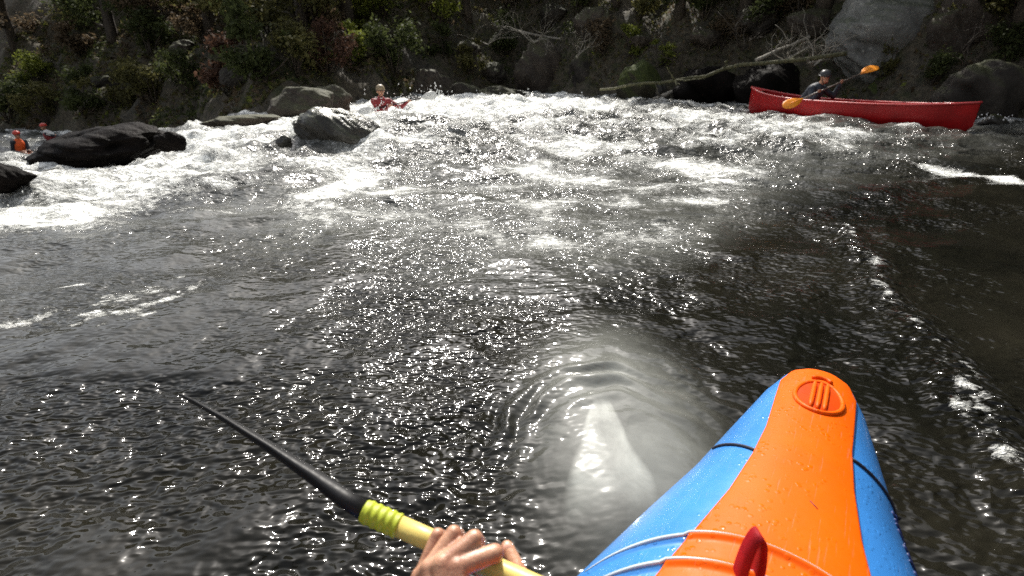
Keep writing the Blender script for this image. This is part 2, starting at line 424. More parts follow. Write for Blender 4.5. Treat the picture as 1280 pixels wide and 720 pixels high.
def water_fields(x, y):
    sd = river_sd(x, y)
    rr = np.hypot(x, y)
    rapid = ss(3.2, 8.5, y+.55*np.maximum(-x, 0))*(.35+.65*ss(9, 3, x))   # how broken the water is
    foam = np.zeros_like(x)
    wx = x+.5*gnoise(x*.8, y*.8, 31); wy = y+.5*gnoise(x*.8, y*.8, 32)
    for cx, cy, rx, ry, amt, rot in FOAM:
        c, s = math.cos(rot), math.sin(rot)
        dx, dy = wx-cx, wy-cy
        u, v = (dx*c+dy*s)/rx, (-dx*s+dy*c)/ry
        foam = np.maximum(foam, amt*np.exp(-.9*(u*u+v*v)**1.3))
    for pts, w, amt in STREAK:
        d = seg_dist(x+.06*gnoise(x*6, y*6, 41), y+.06*gnoise(x*6, y*6, 42), world_line(pts))
        foam = np.maximum(foam, np.minimum(.70, 1.15*amt*np.exp(-(d/w)**2)*(.80+.25*gnoise(x*3.5, y*3.5, 43)+.45*gnoise((x-y)*14, (x+y)*5, 49))))
    ed = seg_dist(x+.09*gnoise(x*2.2, y*2.2, 44)+.035*gnoise(x*8, y*8, 47), y+.09*gnoise(x*2.2, y*2.2, 45)+.035*gnoise(x*8, y*8, 48), EDDY_W)
    foam = np.maximum(foam, .70*np.exp(-(ed/.085)**2)*(.80+.30*gnoise(x*19, y*19, 40)+.30*gnoise(x*7, y*7, 46)))  # white foam along the eddy line also paints its sun glints
    foam = np.maximum(foam, .9*np.exp(-((sd+.2)/.35)**2)*ss(.1, .8, rapid)*(x < 8))
    # whole stretch below the ledge
    foam = np.maximum(foam, .95*ss(-6.2, -8.2, x)*ss(-11.5, -8.5, x)*ss(3, 6, y))
    ppx, ppy, _d = proj(x, np.maximum(y, .2), 0*x)
    bnd = np.interp(ppx, [0, 250, 420, 640, 850, 1000, 1280], [322, 312, 345, 385, 325, 240, 178])
    bg = ss(bnd+35, bnd-70, ppy)*(y > .3)*ss(-700, -100, ppx)
    lace = .5+.55*fbm(wx*.9, wy*1.25, 3, 35)
    foam = np.maximum(foam, bg*np.clip(.28+.64*lace, 0, 1))
    # height
    fx, fy = x*.94+y*.34, -x*.34+y*.94
    calm = 1-.85*np.exp(-(np.maximum(rr-.5, 0)/1.3)**2)
    amp = (.022+.10*rapid)*calm
    h = amp*(gnoise(fx*.55, fy*.95, 51)*1.1+.75*(1-2*np.abs(gnoise(fx*1.2, fy*1.9, 52)))-.35)
    h += (.010+.030*rapid)*(.35+.65*calm)*fbm(fx*2.6, fy*3.6, 2, 53)
    h0 = (.003+.010*rapid)*fbm(x*8, y*9, 2, 55)
    fm = np.clip(foam, 0, 1.2)
    h += fm*rapid*(.07+.10*fbm(x*1.3, y*1.6, 2, 61)+.030*np.abs(fbm(x*4, y*5, 2, 63)))
    h += .045*np.exp(-(ed/.10)**2)
    # added glassy hump beside the bow, standing in for a lens drop
    hx, hy = x-.34, y-1.22
    u, v = hx/.27, hy/(.60)
    hump = np.exp(-(u*u+v*v)**1.5)
    arc = np.hypot(hx/.9, (hy+.25)*.8)
    h += hump*.05+.0090*np.sin(arc*70+3.2*gnoise(x*3.2, y*3.2, 71)+1.5*gnoise(x*9, y*9, 72))*(.45+.9*np.clip(gnoise(x*5, y*5, 74)+.4, 0, 1))*np.exp(-((arc-.42)/.13)**2)*ss(-.25, .1, hy)
    glass = np.exp(-(u*u/1.35+((hy-.05)/.75)**2)**2)
    h = h+h0*(1-.95*glass)
    ax_, ay_ = G(748, 512)[:2]; bx_, by_ = G(762, 612)[:2]
    t = np.clip((ay_-y)/(ay_-by_), 0, 1.2)               # lens drop's pale wedge, painted into the water as a tongue
    tx = ax_+(bx_-ax_)*t+.012*gnoise(x*12, y*8, 73)
    milk = .95*ss(1.22, .72, np.abs(x-tx)/(.022+.085*t))*ss(-.01, .05, ay_-y)*ss(-.20, .06, y-by_)
    c2 = G(775, 478)
    milk = np.maximum(milk, .85*np.exp(-(((x-c2.x)/.075)**2+((y-c2.y)/.10)**2)))  # bright spot of the lens drop, whitened into the water
    milk = np.maximum(milk, .50*np.exp(-(((x-.33)/.26)**2+((y-1.30)/.52)**2)**1.6))  # overall pale tone of the lens drop, painted in too
    milk = np.maximum(milk, .42*bg*np.clip(.25+.9*lace, 0, 1))
    milk = np.maximum(milk, .11*ss(620, 150, ppx)*ss(520, 330, ppy)*(y > .3))
    # hull footprints: no water inside the boats
    q = (x-CM.x)*CE.x+(y-CM.y)*CE.y; n = (x-CM.x)*CN.x+(y-CM.y)*CN.y
    inb = ss(1.0, .8, np.abs(q)/(CLEN/2))*ss(.42, .3, np.abs(n))
    h = h*(1-inb)-.22*inb
    foam = foam*(1-inb)
    h += .05*np.exp(-((np.abs(n)-.5)/.12)**2)*ss(1.05, .9, np.abs(q)/(CLEN/2))*.5
    chop = (.34+.85*ss(-.35, .45, gnoise(x*1.3, y*1.7, 81)+.6*gnoise(x*4, y*4.6, 82)+.12))*(1+.6*rapid)
    chop *= 1-.55*ss(.35, 1.3, x-.18*y)*ss(4.2, 2.2, y)        # darker, smoother water right of the bow
    chop *= .62+.38*ss(-2.2, -.6, x+.1*y)
    chop = np.maximum(chop, 1.6*np.exp(-(ed/.12)**2))
    chop = np.maximum(chop, .98*np.exp(-((ppx-510)/210)**2)*ss(330, 480, ppy)*(.55+.6*ss(-.3, .4, gnoise(x*2.2, y*2.6, 85))))
    chop *= 1-.93*glass
    return level(x, y)+h, np.clip(foam, 0, .86), np.clip(chop, 0, 2.4), np.clip(milk, 0, 1), np.clip(rapid, 0, 1)

ang = np.concatenate([np.arange(-53, 53, .125), np.arange(53, 307, 3.0)])
ang = np.radians(ang)
rad = np.concatenate([[.05, .15, .25], np.geomspace(.34, 34, 640), np.geomspace(36, 110, 14)])
A, RR = np.meshgrid(ang, rad, indexing='ij')
WX, WY = RR*np.sin(A), RR*np.cos(A)
WZ, FO, CH, MI, RA = water_fields(WX, WY)
na, nr = WX.shape
Q = grid_quads(na, nr)
i = np.full(nr-1, na-1); j = np.arange(nr-1)
wrap = np.stack([i*nr+j, j, j+1, i*nr+j+1], -1)
Q = np.concatenate([Q, wrap])[:, ::-1]
V = np.stack([WX, WY, WZ], -1).reshape(-1, 3)
me = mesh_quads('river_water', V, Q)
for nm, arr in (('foam', FO), ('chop', CH), ('milk', MI), ('broken', RA)):
    a = me.attributes.new(nm, 'FLOAT', 'POINT'); a.data.foreach_set('value', arr.ravel().astype(np.float32))
m, nt, b = new_mat('river water'); v = coords(nt)
fo_, ch_, mi_ = attr(nt, 'foam'), attr(nt, 'chop'), attr(nt, 'milk')
mp = nd(nt, 'ShaderNodeMapping'); mp.inputs['Scale'].default_value = (.86, 1.22, 1); L(nt, v, mp.inputs[0]); vw = mp.outputs[0]
r1 = noise(nt, 8, 1, .5, vw, .3); r2 = noise(nt, 21, 0, .5, vw, .2); r3 = noise(nt, 47, 0, .5, vw)
hh = mth(nt, 'ADD', mth(nt, 'MULTIPLY', r1, .022), mth(nt, 'ADD', mth(nt, 'MULTIPLY', r2, .0178), mth(nt, 'MULTIPLY', r3, .0092)))
hh = mth(nt, 'MULTIPLY', hh, ch_)
# foam coverage: lacy where thin, solid where thick
f1 = noise(nt, 3.2, 7, .68, vw, .8); f2 = noise(nt, 15, 5, .65, vw, 1.0)
f3 = noise(nt, 48, 4, .6, vw, .6)
fsum = mth(nt, 'ADD', mth(nt, 'MULTIPLY', f1, .42), mth(nt, 'ADD', mth(nt, 'MULTIPLY', f2, .36), mth(nt, 'MULTIPLY', f3, .22)))
thr = mth(nt, 'SUBTRACT', .78, mth(nt, 'MULTIPLY', fo_, .46))
cov = mth(nt, 'MULTIPLY', mth(nt, 'SUBTRACT', fsum, thr), 9.0, True)
cov = mth(nt, 'MULTIPLY', cov, mth(nt, 'MULTIPLY', fo_, 6.0, True), True)
fh = mth(nt, 'MULTIPLY', mth(nt, 'MULTIPLY', f2, .035), cov)
bn = nd(nt, 'ShaderNodeBump'); bn.inputs['Strength'].default_value = 1.0; bn.inputs['Distance'].default_value = 1.0
L(nt, mth(nt, 'ADD', hh, fh), bn.inputs['Height'])
deep = ramp(nt, noise(nt, .9, 4, .6, v), [(.35, (.0040, .0041, .0032)), (.65, (.0125, .0115, .0080))])
mtex = mth(nt, 'MULTIPLY', mi_, ramp(nt, noise(nt, 7, 6, .65, v, .8), [(.3, (.55, .55, .55)), (.65, (1, 1, 1))]))
body = mixc(nt, mtex, deep, (.36, .37, .34))
L(nt, body, b.inputs['Base Color']); b.inputs['IOR'].default_value = 1.333; L(nt, mth(nt, 'ADD', .09, mth(nt, 'MULTIPLY', attr(nt, 'broken'), .13)), b.inputs['Roughness'])
L(nt, bn.outputs[0], b.inputs['Normal'])
fb = nd(nt, 'ShaderNodeBsdfPrincipled')
L(nt, ramp(nt, f2, [(.3, (.74, .76, .71)), (.6, (.90, .91, .88))]), fb.inputs['Base Color'])
fb.inputs['Roughness'].default_value = .7; fb.inputs['Specular IOR Level'].default_value = .2; L(nt, bn.outputs[0], fb.inputs['Normal'])
mx = nd(nt, 'ShaderNodeMixShader'); L(nt, cov, mx.inputs[0]); L(nt, b.outputs[0], mx.inputs[1]); L(nt, fb.outputs[0], mx.inputs[2])
L(nt, mx.outputs[0], nt.nodes['Material Output'].inputs[0]); M['water'] = m
tag(link('river_water', me, m), kind='structure')
def wz(x, y): return float(water_fields(np.array([x]), np.array([y]))[0][0])

# flying drops where the rapid breaks
mb = MB()
for (px, py, d, n, sx, sz) in [(520, 128, 13, 70, 1.0, .28), (470, 138, 10.5, 45, .35, .22), (500, 142, 12.0, 50, .7, .22), (462, 140, 11.6, 25, .5, .14), (545, 122, 14.5, 40, .5, .3), (170, 178, 8.5, 60, .9, .2), (430, 230, 4.9, 25, .35, .14), (60, 262, 4.0, 30, .5, .14), (1240, 150, 9.0, 20, .3, .12), (650, 125, 15, 50, 2.0, .22)]:
    c = P(px, py, d)
    for _ in range(n):
        p = c+Vector((random.gauss(0, sx*.5), random.gauss(0, sx*.4), abs(random.gauss(0, sz*.6))))
        r = random.uniform(.004, .013)*(d/9)
        mb.ellipsoid(p, (r, r, r*1.2), nu=6, nv=4)
mdrop, nt, b = new_mat('white spray'); L(nt, ramp(nt, noise(nt, 6), [(.3, (.75, .78, .76)), (.7, (.9, .9, .9))]), b.inputs['Base Color']); b.inputs['Roughness'].default_value = .3
tag(mb.build('spray', mdrop), 'white spray drops thrown up by the rapid', 'spray', kind='stuff')

# ------------------------------------------------------------------ own kayak
kay = empty('whitewater_kayak', KO, KYAW, 'blue kayak bow with orange deck stripe and red grab loop, under the camera', 'kayak')
def klocal(s, v, z): return (s, -v, z)   # local x = along, y = left
def strip_half(s): return np.interp(s, [-1.3, -.5, .4, .56, .65, .76, .88, 1.0, 1.15, 1.26, 1.32, 1.345, 1.353], [.05, .2, .18, .142, .122, .098, .083, .076, .079, .081, .066, .046, .03])
ks = np.unique(np.round(np.concatenate([np.linspace(-1.36, .5, 70), np.linspace(.5, .7, 90), np.linspace(.7, 1.3, 80), np.linspace(1.3, 1.362, 26)]), 5))
kt = np.linspace(-1, 1, 121)
S_, T_ = np.meshgrid(ks, kt, indexing='ij')
Hh, Ee, Dd = kprof(S_)
Vv = Hh*np.sin(T_*np.pi/2)
Zz = kdeck(S_, Vv)
top = np.stack([S_, -Vv, Zz], -1)
tb = np.linspace(1, -1, 41)[1:-1]
S2, T2 = np.meshgrid(ks, tb, indexing='ij'); H2, E2, D2 = kprof(S2)
keel = np.interp(S2, [-1.36, -1.1, -.5, 0, .5, .9, 1.2, 1.362], [.29, .1, -.08, -.1, -.08, -.02, .12, .262])
ph = T2*np.pi/2
bot = np.stack([S2, -H2*np.sign(np.sin(ph))*np.abs(np.sin(ph))**.75, E2-.012+(keel-E2+.012)*np.abs(np.cos(ph))**.7], -1)
ring = np.concatenate([top, bot], 1)
ns, nq = ring.shape[:2]
mbk = MB(); mbk.loft([[tuple(p) for p in ring[i]] for i in range(ns)])
mbk.build('hull', M['blue'], kay)
# orange deck panel, standing a little proud with rolled edges
kp = ks[(ks <= 1.353)]
tp = np.linspace(-1, 1, 61)
rows = []
for s in kp:
    w = float(strip_half(s)); row = []
    w = min(w, float(kprof(s)[0])*.985)
    vs = [-w]+[w*t for t in np.linspace(-.985, .985, 59)]+[w]
    for k, vv in enumerate(vs):
        z = float(kdeck(s, np.array(vv)))+(.0065 if 0 < k < 60 else -.002)
        row.append(klocal(s, vv, z))
    rows.append(row)
f0 = [(p[0]+.003, p[1], p[2]-.010) for p in rows[-1]]
mbd = MB(); mbd.strip(rows+[f0]); mbd.build('deck_panel', M['orange'], kay)
# moulded round emblem near the nose
def kd(s, v, up): return Vector(klocal(s, v, float(kdeck(np.array(s), np.array(v)))+up))
es, ev, er = 1.168, .004, .047
EL = 1.65
emb = MB()
emb.tube([kd(es+er*EL*math.cos(a), ev+er*math.sin(a), .008) for a in np.linspace(0, 2*math.pi, 49)], .0055, 8, False)
eo = emb.build('emblem', M['orange'], kay)
dsk = MB(); dsk.strip([[kd(es+er*EL*.98*q*math.cos(a), ev+er*q*math.sin(a), .0085) for a in np.linspace(0, 2*math.pi, 41)] for q in (.02, .5, .95)])
dsk.build('recess_shade', M['orangedark'], eo)  # shade of the hollow painted as a darker orange disc
for dv in (-.013, 0, .013):
    bb = MB(); bb.tube([kd(es+t, ev+dv, .0115) for t in np.linspace(-.068, .068, 7)], [.003, .0048, .005, .005, .005, .0048, .003], 8)
    bb.build('bar', M['orange'], eo)
bb = MB(); bb.tube([kd(es+.094+.016*math.sin(a), ev+.018*math.cos(a), .010) for a in np.linspace(0, math.pi, 9)], .005, 8); bb.build('tab', M['orange'], kay)
# dark seam cords across the blue shoulders
for sg in (-1, 1):
    w = float(strip_half(.94)); h = float(kprof(.94)[0])
    c = MB(); pts = [kd((.985 if sg > 0 else .90)+(.12 if sg > 0 else .75)*(abs(q)-w), sg*q, .002) for q in np.linspace(w-.004, h*(.96 if sg > 0 else .88), 14)]
    c.tube(pts, .0034, 8); c.build('seam_cord', M['cord'], kay)
# worn dark print along the right shoulder
pr = MB()
for q, (s0, l) in enumerate([(.96, .016), (.938, .012), (.918, .018), (.89, .012), (.868, .02), (.84, .014)]):
    h = float(kprof(s0)[0])*.90
    pr.tube([kd(s0+l*t, h+.007*math.sin(5*t+q*2), .001) for t in np.linspace(-.6, .6, 8)], .0022, 6)
pr.build('print_mark', M['ink'], kay)
# painted highlight: pale tubes on the two moulded arcs, left shoulder, thinning out over the orange
for s0 in (.650, .590):
    tl = MB(); vs_ = np.linspace(-.262, .16, 60)
    tl.tube([kd(s0-1.35*q*q, q, .0065 if abs(q) < float(strip_half(s0-1.35*q*q)) else .0015) for q in vs_], [.0032*max(.16, math.exp(-((q+.17)/.085)**2)) for q in vs_], 8)
    tl.build('arc_highlight', M['arc_highlight'], kay)
# short scuffs on the panel
sc = MB(); sc.tube([kd(.79-.012*t, .020+.012*t, .0068) for t in (0, .5, 1)], .0009, 6); sc.build('scuff', M['cord'], kay)
# red grab loop
lp = MB(); rws = []
ctr = kd(.575, -.036, -.004)
ex = Vector((math.cos(R(38)), math.sin(R(38)), 0)); ey = Vector((-ex.y, ex.x, 0))   # strap width and loop opening
for t in np.linspace(0, 1, 33):
    u = 2*t-1
    off = ey*(.017*u*(1-.35*abs(u)**4)); up = .084*(1-abs(u)**2.2)
    p = ctr+off+Vector((.012*(1-u*u), 0, up)); w = ex*(.0165*(1-.30*(1-u*u)))
    tg_ = (ey*.034+Vector((0, 0, -.084*2.2*math.copysign(abs(u)**1.2, u)))).normalized(); n_ = tg_.cross(ex).normalized()*.0014
    rws.append([p-w-n_, p+w-n_, p+w+n_, p-w+n_])
lp.loft(rws); lp.build('grab_loop', M['redweb'], kay)

# ------------------------------------------------------------------ own paddle
pad = empty('kayak_paddle', P(590, 698, .645), 0, 'yellow shafted kayak paddle with black blade edge-on over the water', 'paddle')
po = pad.location.copy()
def rel(p): return Vector(p)-po
ringA, ringB = P(457, 639, .665), P(497, 657, .66)
Hc = P(588, 697, .645); Hr = P(655, 727, .612)
dR = (Hr-Hc).normalized()
shaft_pts = [ringB, P(540, 676, .652), Hc, Hr, Hr+dR*.25, Hr+dR*.55]
MB().tube([rel(p) for p in shaft_pts], .0134, 20).build('shaft', M['shaft'], pad)
g = MB(); pts, rads = [], []
for k in range(33):
    t = k/32; pts.append(rel(P(499, 658, .66).lerp(P(455, 638.5, .666), t)))
    rads.append(.0150+.0008*math.sin(t*5*2*math.pi) - .001*(t < .03 or t > .97))
g.tube(pts, rads, 22); g.build('drip_ring', M['lime'], pad)
def blade(mid, ups, wid, thk, name, mat):
    rings = []
    for p, u, w, t, tg in zip(mid, ups, wid, thk, tang(mid)):
        x = (u-tg*u.dot(tg)).normalized(); n = tg.cross(x).normalized()
        rings.append([rel(p)+x*(w*math.cos(a))+n*(t*math.sin(a)+.10*w*(math.cos(a)**2)*0) for a in np.linspace(0, 2*math.pi, 20, endpoint=False)])
    mb = MB(); mb.loft(rings); return mb.build(name, mat, pad)
def tang(pp):
    return [(pp[min(i+1, len(pp)-1)]-pp[max(i-1, 0)]).normalized() for i in range(len(pp))]
key = [((456, 639), .666), ((430, 622.5), .68), ((400, 601), .71), ((365, 577), .76), ((330, 554), .82), ((295, 532.5), .89), ((262, 513), .95), ((246, 505.5), .98)]
mid = [P(a[0], a[1], d) for a, d in key]
view = [(p-Vector((0, 0, CZ))).normalized() for p in mid]
wid = [.0120, .013, .022, .050, .088, .092, .070, .022]
thk = [.0122, .0118, .0108, .0090, .0072, .0052, .0038, .0025]
blade(mid, view, wid, thk, 'blade', M['black'])
e0 = Hr+dR*.55; dn = Vector((dR.x, dR.y, dR.z))
mid2 = [e0+dn*t for t in (0, .04, .1, .2, .3, .38, .43)]
blade(mid2, [Vector((-.3, .9, .3)).normalized()]*7, [.0145, .016, .035, .085, .095, .075, .03], [.0145, .013, .010, .007, .006, .005, .003], 'blade', M['black'])

# ------------------------------------------------------------------ the paddler's own hand
hand = empty('person', P(575, 720, .62), 0, 'bare left hand and forearm gripping the yellow paddle shaft', 'person')
ho = hand.location.copy()
def HP(px, py, d): return P(px, py, d)-ho
fingers = [  # knuckle, middle joint, end joint, tip  + radii
    [HP(571, 709, .588), HP(619, 691, .606), HP(617, 700, .652), HP(600, 714, .668)],
    [HP(554, 706, .590), HP(593, 673, .610), HP(598, 677, .660), HP(580, 698, .672)],
    [HP(539, 711, .598), HP(567, 667, .618), HP(573, 669, .665), HP(557, 690, .680)],
    [HP(527, 722, .612), HP(547, 669, .630), HP(552, 670, .670), HP(540, 684, .680)]]
rads = [(.0128, .0108, .0096, .0082), (.0128, .0106, .0096, .0082), (.0122, .0102, .0092, .0080), (.0110, .0090, .0082, .0072)]
wrist = HP(566, 850, .545); elbow = Vector((-.27, .06, .50))-ho
caps = []
for fz, rz_ in zip(fingers, rads):
    for k in range(3): caps.append((fz[k], rz_[k], fz[k+1], rz_[k+1]))
    mid_ = fz[0].lerp(fz[1], .5); caps.append((mid_, rz_[1]*1.10, mid_.lerp(fz[1], .5), rz_[1]*1.06))
    caps.append((fz[0], .0135, wrist.lerp(fz[0], .25), .019))
for k in range(3):                     # webbing between the knuckles
    caps.append((fingers[k][0], .012, fingers[k+1][0], .012))
tb_ = [wrist.lerp(fingers[0][0], .2), HP(640, 765, .600), HP(652, 722, .640), HP(634, 684, .668)]
caps += [(tb_[0], .020, tb_[1], .0155), (tb_[1], .0150, tb_[2], .0115), (tb_[2], .0112, tb_[3], .0088)]
caps += [(wrist, .026, wrist.lerp(elbow, .2), .027), (wrist.lerp(elbow, .2), .028, wrist.lerp(elbow, .7), .040), (wrist.lerp(elbow, .7), .040, elbow, .036)]
blob('hand', caps, .0017, 5, M['skin'], hand)
nl = MB(); q = (tb_[3]-tb_[2]).normalized()
vd = (P(634, 684, .66)-Vector((0, 0, CZ))).normalized()
nl.ellipsoid(tb_[3]-q*.001-vd*.0075, (.0062, .0062, .0022), rot=vd.to_track_quat('Z', 'Y').to_matrix(), nu=16, nv=8)
mn = plastic('finger nail', (.72, .42, .33), .25, .05, 60); nl.build('thumb_nail', mn, hand)

# ------------------------------------------------------------------ people and small boats
def person_fig(root, pelvis, fwd, lean, hands, top, vest, helm, scale=1.0, look=None):
    """seated paddler: one continuous body, jacket, vest, helmet as clothing children; coordinates relative to root"""
    s = scale; fwd = fwd.normalized(); side = Vector((fwd.y, -fwd.x, 0)); up = Vector((0, 0, 1))
    pv = Vector(pelvis); ax = (up*math.cos(lean)+fwd*math.sin(lean)).normalized(); fr = (fwd*math.cos(lean)-up*math.sin(lean))
    chest = pv+ax*.34*s; neck = pv+ax*.52*s; head = neck+(ax*.6+up*.4).normalized()*.17*s
    shl = [chest+ax*.10*s+side*(.18*s*k) for k in (-1, 1)]
    caps = [(pv, .13*s, chest, .135*s), (chest, .135*s, neck-ax*.05*s, .085*s), (neck-ax*.06*s, .055*s, head-up*.05*s, .052*s),
            (head-up*.045*s+fr*.02*s, .070*s, head+up*.03*s, .088*s)]
    for k in (-1, 1):
        hip = pv+side*.09*s*k; kn = hip+fwd*.38*s+up*.10*s; ft = kn+fwd*.26*s-up*.16*s
        caps += [(hip, .085*s, kn, .06*s), (kn, .055*s, ft, .04*s)]
    jk = [(pv+ax*.05*s, .145*s, chest, .155*s), (chest, .155*s, neck-ax*.04*s, .095*s)]
    for sh, hd in zip(shl, hands):
        hd = Vector(hd); el = (sh+hd)/2
        dist = (hd-sh).length; drop = math.sqrt(max(0, (.29*s)**2-(dist/2)**2)) if dist < .58*s else 0
        out = (sh-chest).normalized(); el = el+(out*.35-up*.9).normalized()*drop
        caps += [(chest+ax*.06*s, .07*s, sh, .062*s), (sh, .055*s, el, .042*s), (el, .040*s, hd, .028*s)]
        jk += [(chest+ax*.06*s, .09*s, sh, .078*s), (sh, .070*s, el, .056*s), (el, .054*s, el.lerp(hd, .85), .040*s)]
        dd = (hd-el).normalized()      # gripping fingers and thumb
        for q in range(4):
            o = side*(.022*s*(q-1.5)); caps.append((hd+o, .012*s, hd+o+dd*.05*s, .010*s)); caps.append((hd+o+dd*.05*s, .010*s, hd+o+dd*.045*s-up*.04*s, .009*s))
        caps.append((hd, .013*s, hd-up*.045*s+dd*.02*s, .010*s))
    # nose, ears
    caps += [(head+fr*.085*s-up*.012*s, .012*s, head+fr*.105*s-up*.030*s, .014*s)]
    for k in (-1, 1): caps.append((head+side*.088*s*k-up*.005*s, .016*s, head+side*.090*s*k-up*.035*s, .012*s))
    body = blob('body', caps, .011*s, 3, M['skin'], root)
    for k in (-1, 1):
        MB().ellipsoid(head+fr*.090*s+side*.032*s*k+up*.008*s, (.010*s,)*3, nu=8, nv=6).build('eye', M['eye'], body)
    MB().tube([head+fr*.088*s+side*.026*s*k-up*(.062)*s for k in (-1, 0, 1)], .006*s, 6).build('mouth', M['redvest'], body)
    blob('jacket', jk, .014*s, 4, top, root)
    if vest:
        blob('life_vest', [(pv+ax*.10*s, .165*s, chest+ax*.02*s, .178*s), (chest+ax*.02*s, .17*s, chest+ax*.12*s, .12*s)], .02*s, 3, vest, root)
    hm = MB(); rings = []
    hu = (up*.9+ax*.4).normalized(); hs = side; hf = hs.cross(hu).normalized()
    if hf.dot(fr) < 0: hf = -hf
    for i in range(9):
        th = (math.pi*.56)*i/8+.02
        rings.append([head+up*.03*s+hs*(.108*s*math.sin(th)*math.cos(a))+hf*(.122*s*math.sin(th)*math.sin(a))+hu*(.105*s*math.cos(th)+.012*s) for a in np.linspace(0, 2*math.pi, 22, endpoint=False)])
    hm.loft(rings); hh_ = hm.build('helmet', helm, root)
    bz = MB(); bz.tube([rings[-1][k % 22] for k in range(23)], .008*s, 6, False); bz.build('helmet_rim', M['helmet_dark'], hh_)
    st = MB(); st.tube([head+side*.095*s, head-up*.10*s+fr*.03*s+side*.05*s, head-up*.115*s+fr*.045*s, head-up*.10*s+fr*.03*s-side*.05*s, head-side*.095*s], .007*s, 6); st.build('chin_strap', M['helmet_dark'], hh_)
    return head

def double_paddle(a, b, label, mat, shaftmat, blade_l=.46, width=.095, normal=None, group=None):
    """double bladed paddle from blade tip a to blade tip b"""
    a, b = Vector(a), Vector(b); o = empty('kayak_paddle', (a+b)/2, 0, label, 'paddle', group); c = (a+b)/2
    d = (b-a).normalized(); MB().tube([a-c+d*blade_l*.9, b-c-d*blade_l*.9], .016, 10).build('shaft', shaftmat, o)
    for k, (tip, sg) in enumerate(((a, 1), (b, -1))):
        nrm = Vector(normal[k]) if normal else Vector((0, -1, 0))
        x = d.cross(nrm).normalized(); n = x.cross(d).normalized(); rings = []
        for t, w, th in [(1.0, .016, .016), (.92, .02, .014), (.8, .055, .010), (.6, .088, .008), (.35, .10, .007), (.15, .085, .006), (.04, .05, .005), (0, .02, .004)]:
            rings.append([tip-c+d*(sg*t*blade_l)+x*(w*width/.095*math.cos(q))+n*(th*math.sin(q)+.02*math.sin(t*3.1)) for q in np.linspace(0, 2*math.pi, 14, endpoint=False)])
        bl = MB(); bl.loft(rings); bo = bl.build('blade', mat, o)
        sp_ = MB(); sp_.tube([tip-c+d*(sg*t*blade_l)-n*.0+n*(.02*math.sin(t*3.1)+.008) for t in (.9, .7, .5, .3)], [.010, .009, .007, .004], 6); sp_.build('spine', mat, bo)
    return o

# --- red canoe
cn = empty('red_canoe', CM, math.atan2(CE.y, CE.x), 'long red open canoe drifting sideways along the rocky right bank', 'canoe')
YS = 1 if CN.dot(Vector((-CE.y, CE.x, 0))) > 0 else -1     # local y sign that faces the viewer
HL = CLEN/2
tt = np.concatenate([[-1, -.995, -.985, -.97], np.linspace(-.94, .94, 46), [.97, .985, .995, 1]])
def c_beam(t): return .43*max(0, 1-abs(t)**2.6)**.78+.012
def c_gun(t): return .335+(.19 if t < 0 else .10)*abs(t)**3.0
def c_keel(t): return -.13+.06*t*t+.13*max(0, abs(t)-.95)/.05
def c_sec(t, inner=False):
    b_ = c_beam(t)-(.016 if inner else 0); g_, k_ = c_gun(t), c_keel(t)+(.03 if inner else 0)
    b_ = max(b_, .004); out = []
    for u in np.linspace(0, 1, 25):
        th = math.pi*u; cth = math.cos(th); sn = math.sin(th)
        y = b_*math.copysign(abs(cth)**.55, cth); z = g_-(g_-k_)*sn**.85
        if not inner:
            hgt = (z-k_)/(g_-k_)
            y *= 1+.035*math.exp(-((hgt-.50)/.07)**2)+.03*math.sin(math.pi*hgt)
        out.append((t*HL, y, z))
    return out
mbh = MB(); mbh.strip([c_sec(t) for t in tt]); mbh.build('hull', M['canoe'], cn)
mbi = MB(); mbi.strip([c_sec(t, True) for t in tt[2:-2]]); mbi.build('inner_hull', M['canoe'], cn)
for sg in (-1, 1):
    gm = MB(); gm.tube([(t*HL, sg*c_beam(t), c_gun(t)+.006) for t in tt], .021, 10); gm.build('gunwale', M['canoerim'], cn)
for t in (-.42, .5):
    w = c_beam(t)-.02; z = c_gun(t)-.09
    s_ = MB(); s_.loft([[(t*HL+dx, y, z+dz) for dx, dz in ((-.13, -.015), (.13, -.015), (.14, .0), (.13, .018), (-.13, .018), (-.14, 0))] for y in np.linspace(-w, w, 9)]); s_.build('seat', M['seat'], cn)
for t in (-.02,):
    w = c_beam(t)-.01; MB().tube([(t*HL, -w, c_gun(t)-.02), (t*HL, 0, c_gun(t)-.015), (t*HL, w, c_gun(t)-.02)], .018, 8).build('thwart', M['seat'], cn)
for t in (-.96, .96):
    dk = MB(); e1 = t*.90
    dk.strip([[(q*HL, y, c_gun(q)+.012) for y in np.linspace(-c_beam(q), c_beam(q), 7)] for q in np.linspace(e1, math.copysign(.995, t), 7)]); dk.build('end_deck', M['canoerim'], cn)
# paddler
fbest = min(np.linspace(0, 1, 400), key=lambda f: abs(proj(*(CA.lerp(CB, f)+Vector((0, 0, .4))))[0]-1006))
seatp = CA.lerp(CB, fbest); dep = proj(seatp.x, seatp.y, .4)[2]
pr_ = empty('person', seatp, 0, 'paddler in dark navy jacket hunched forward in the red canoe', 'person')
tipL, tipR = P(979, 134, dep-.72), P(1097, 83, dep-.05)
sd_ = (tipR-tipL)
hL = tipL+sd_*.36; hR = tipL+sd_*.60
side = Vector((CE.y, -CE.x, 0))
hands = [hL-seatp, hR-seatp]
if side.dot(hL-hR) > 0: hands = [hR-seatp, hL-seatp]
person_fig(pr_, (0, 0, .19), CE, R(34), hands, M['navy'], M['navy'], M['helmet_dark'], 1.0)
cv = -(seatp-Vector((0, 0, 1))).normalized()
double_paddle(tipL, tipR, 'double-bladed paddle with yellow orange blades held by the canoe paddler', M['bladeorange'], M['greyshaft'], .52, .105, [cv+Vector((0, 0, .5)), cv+Vector((0, 0, 1.1))])

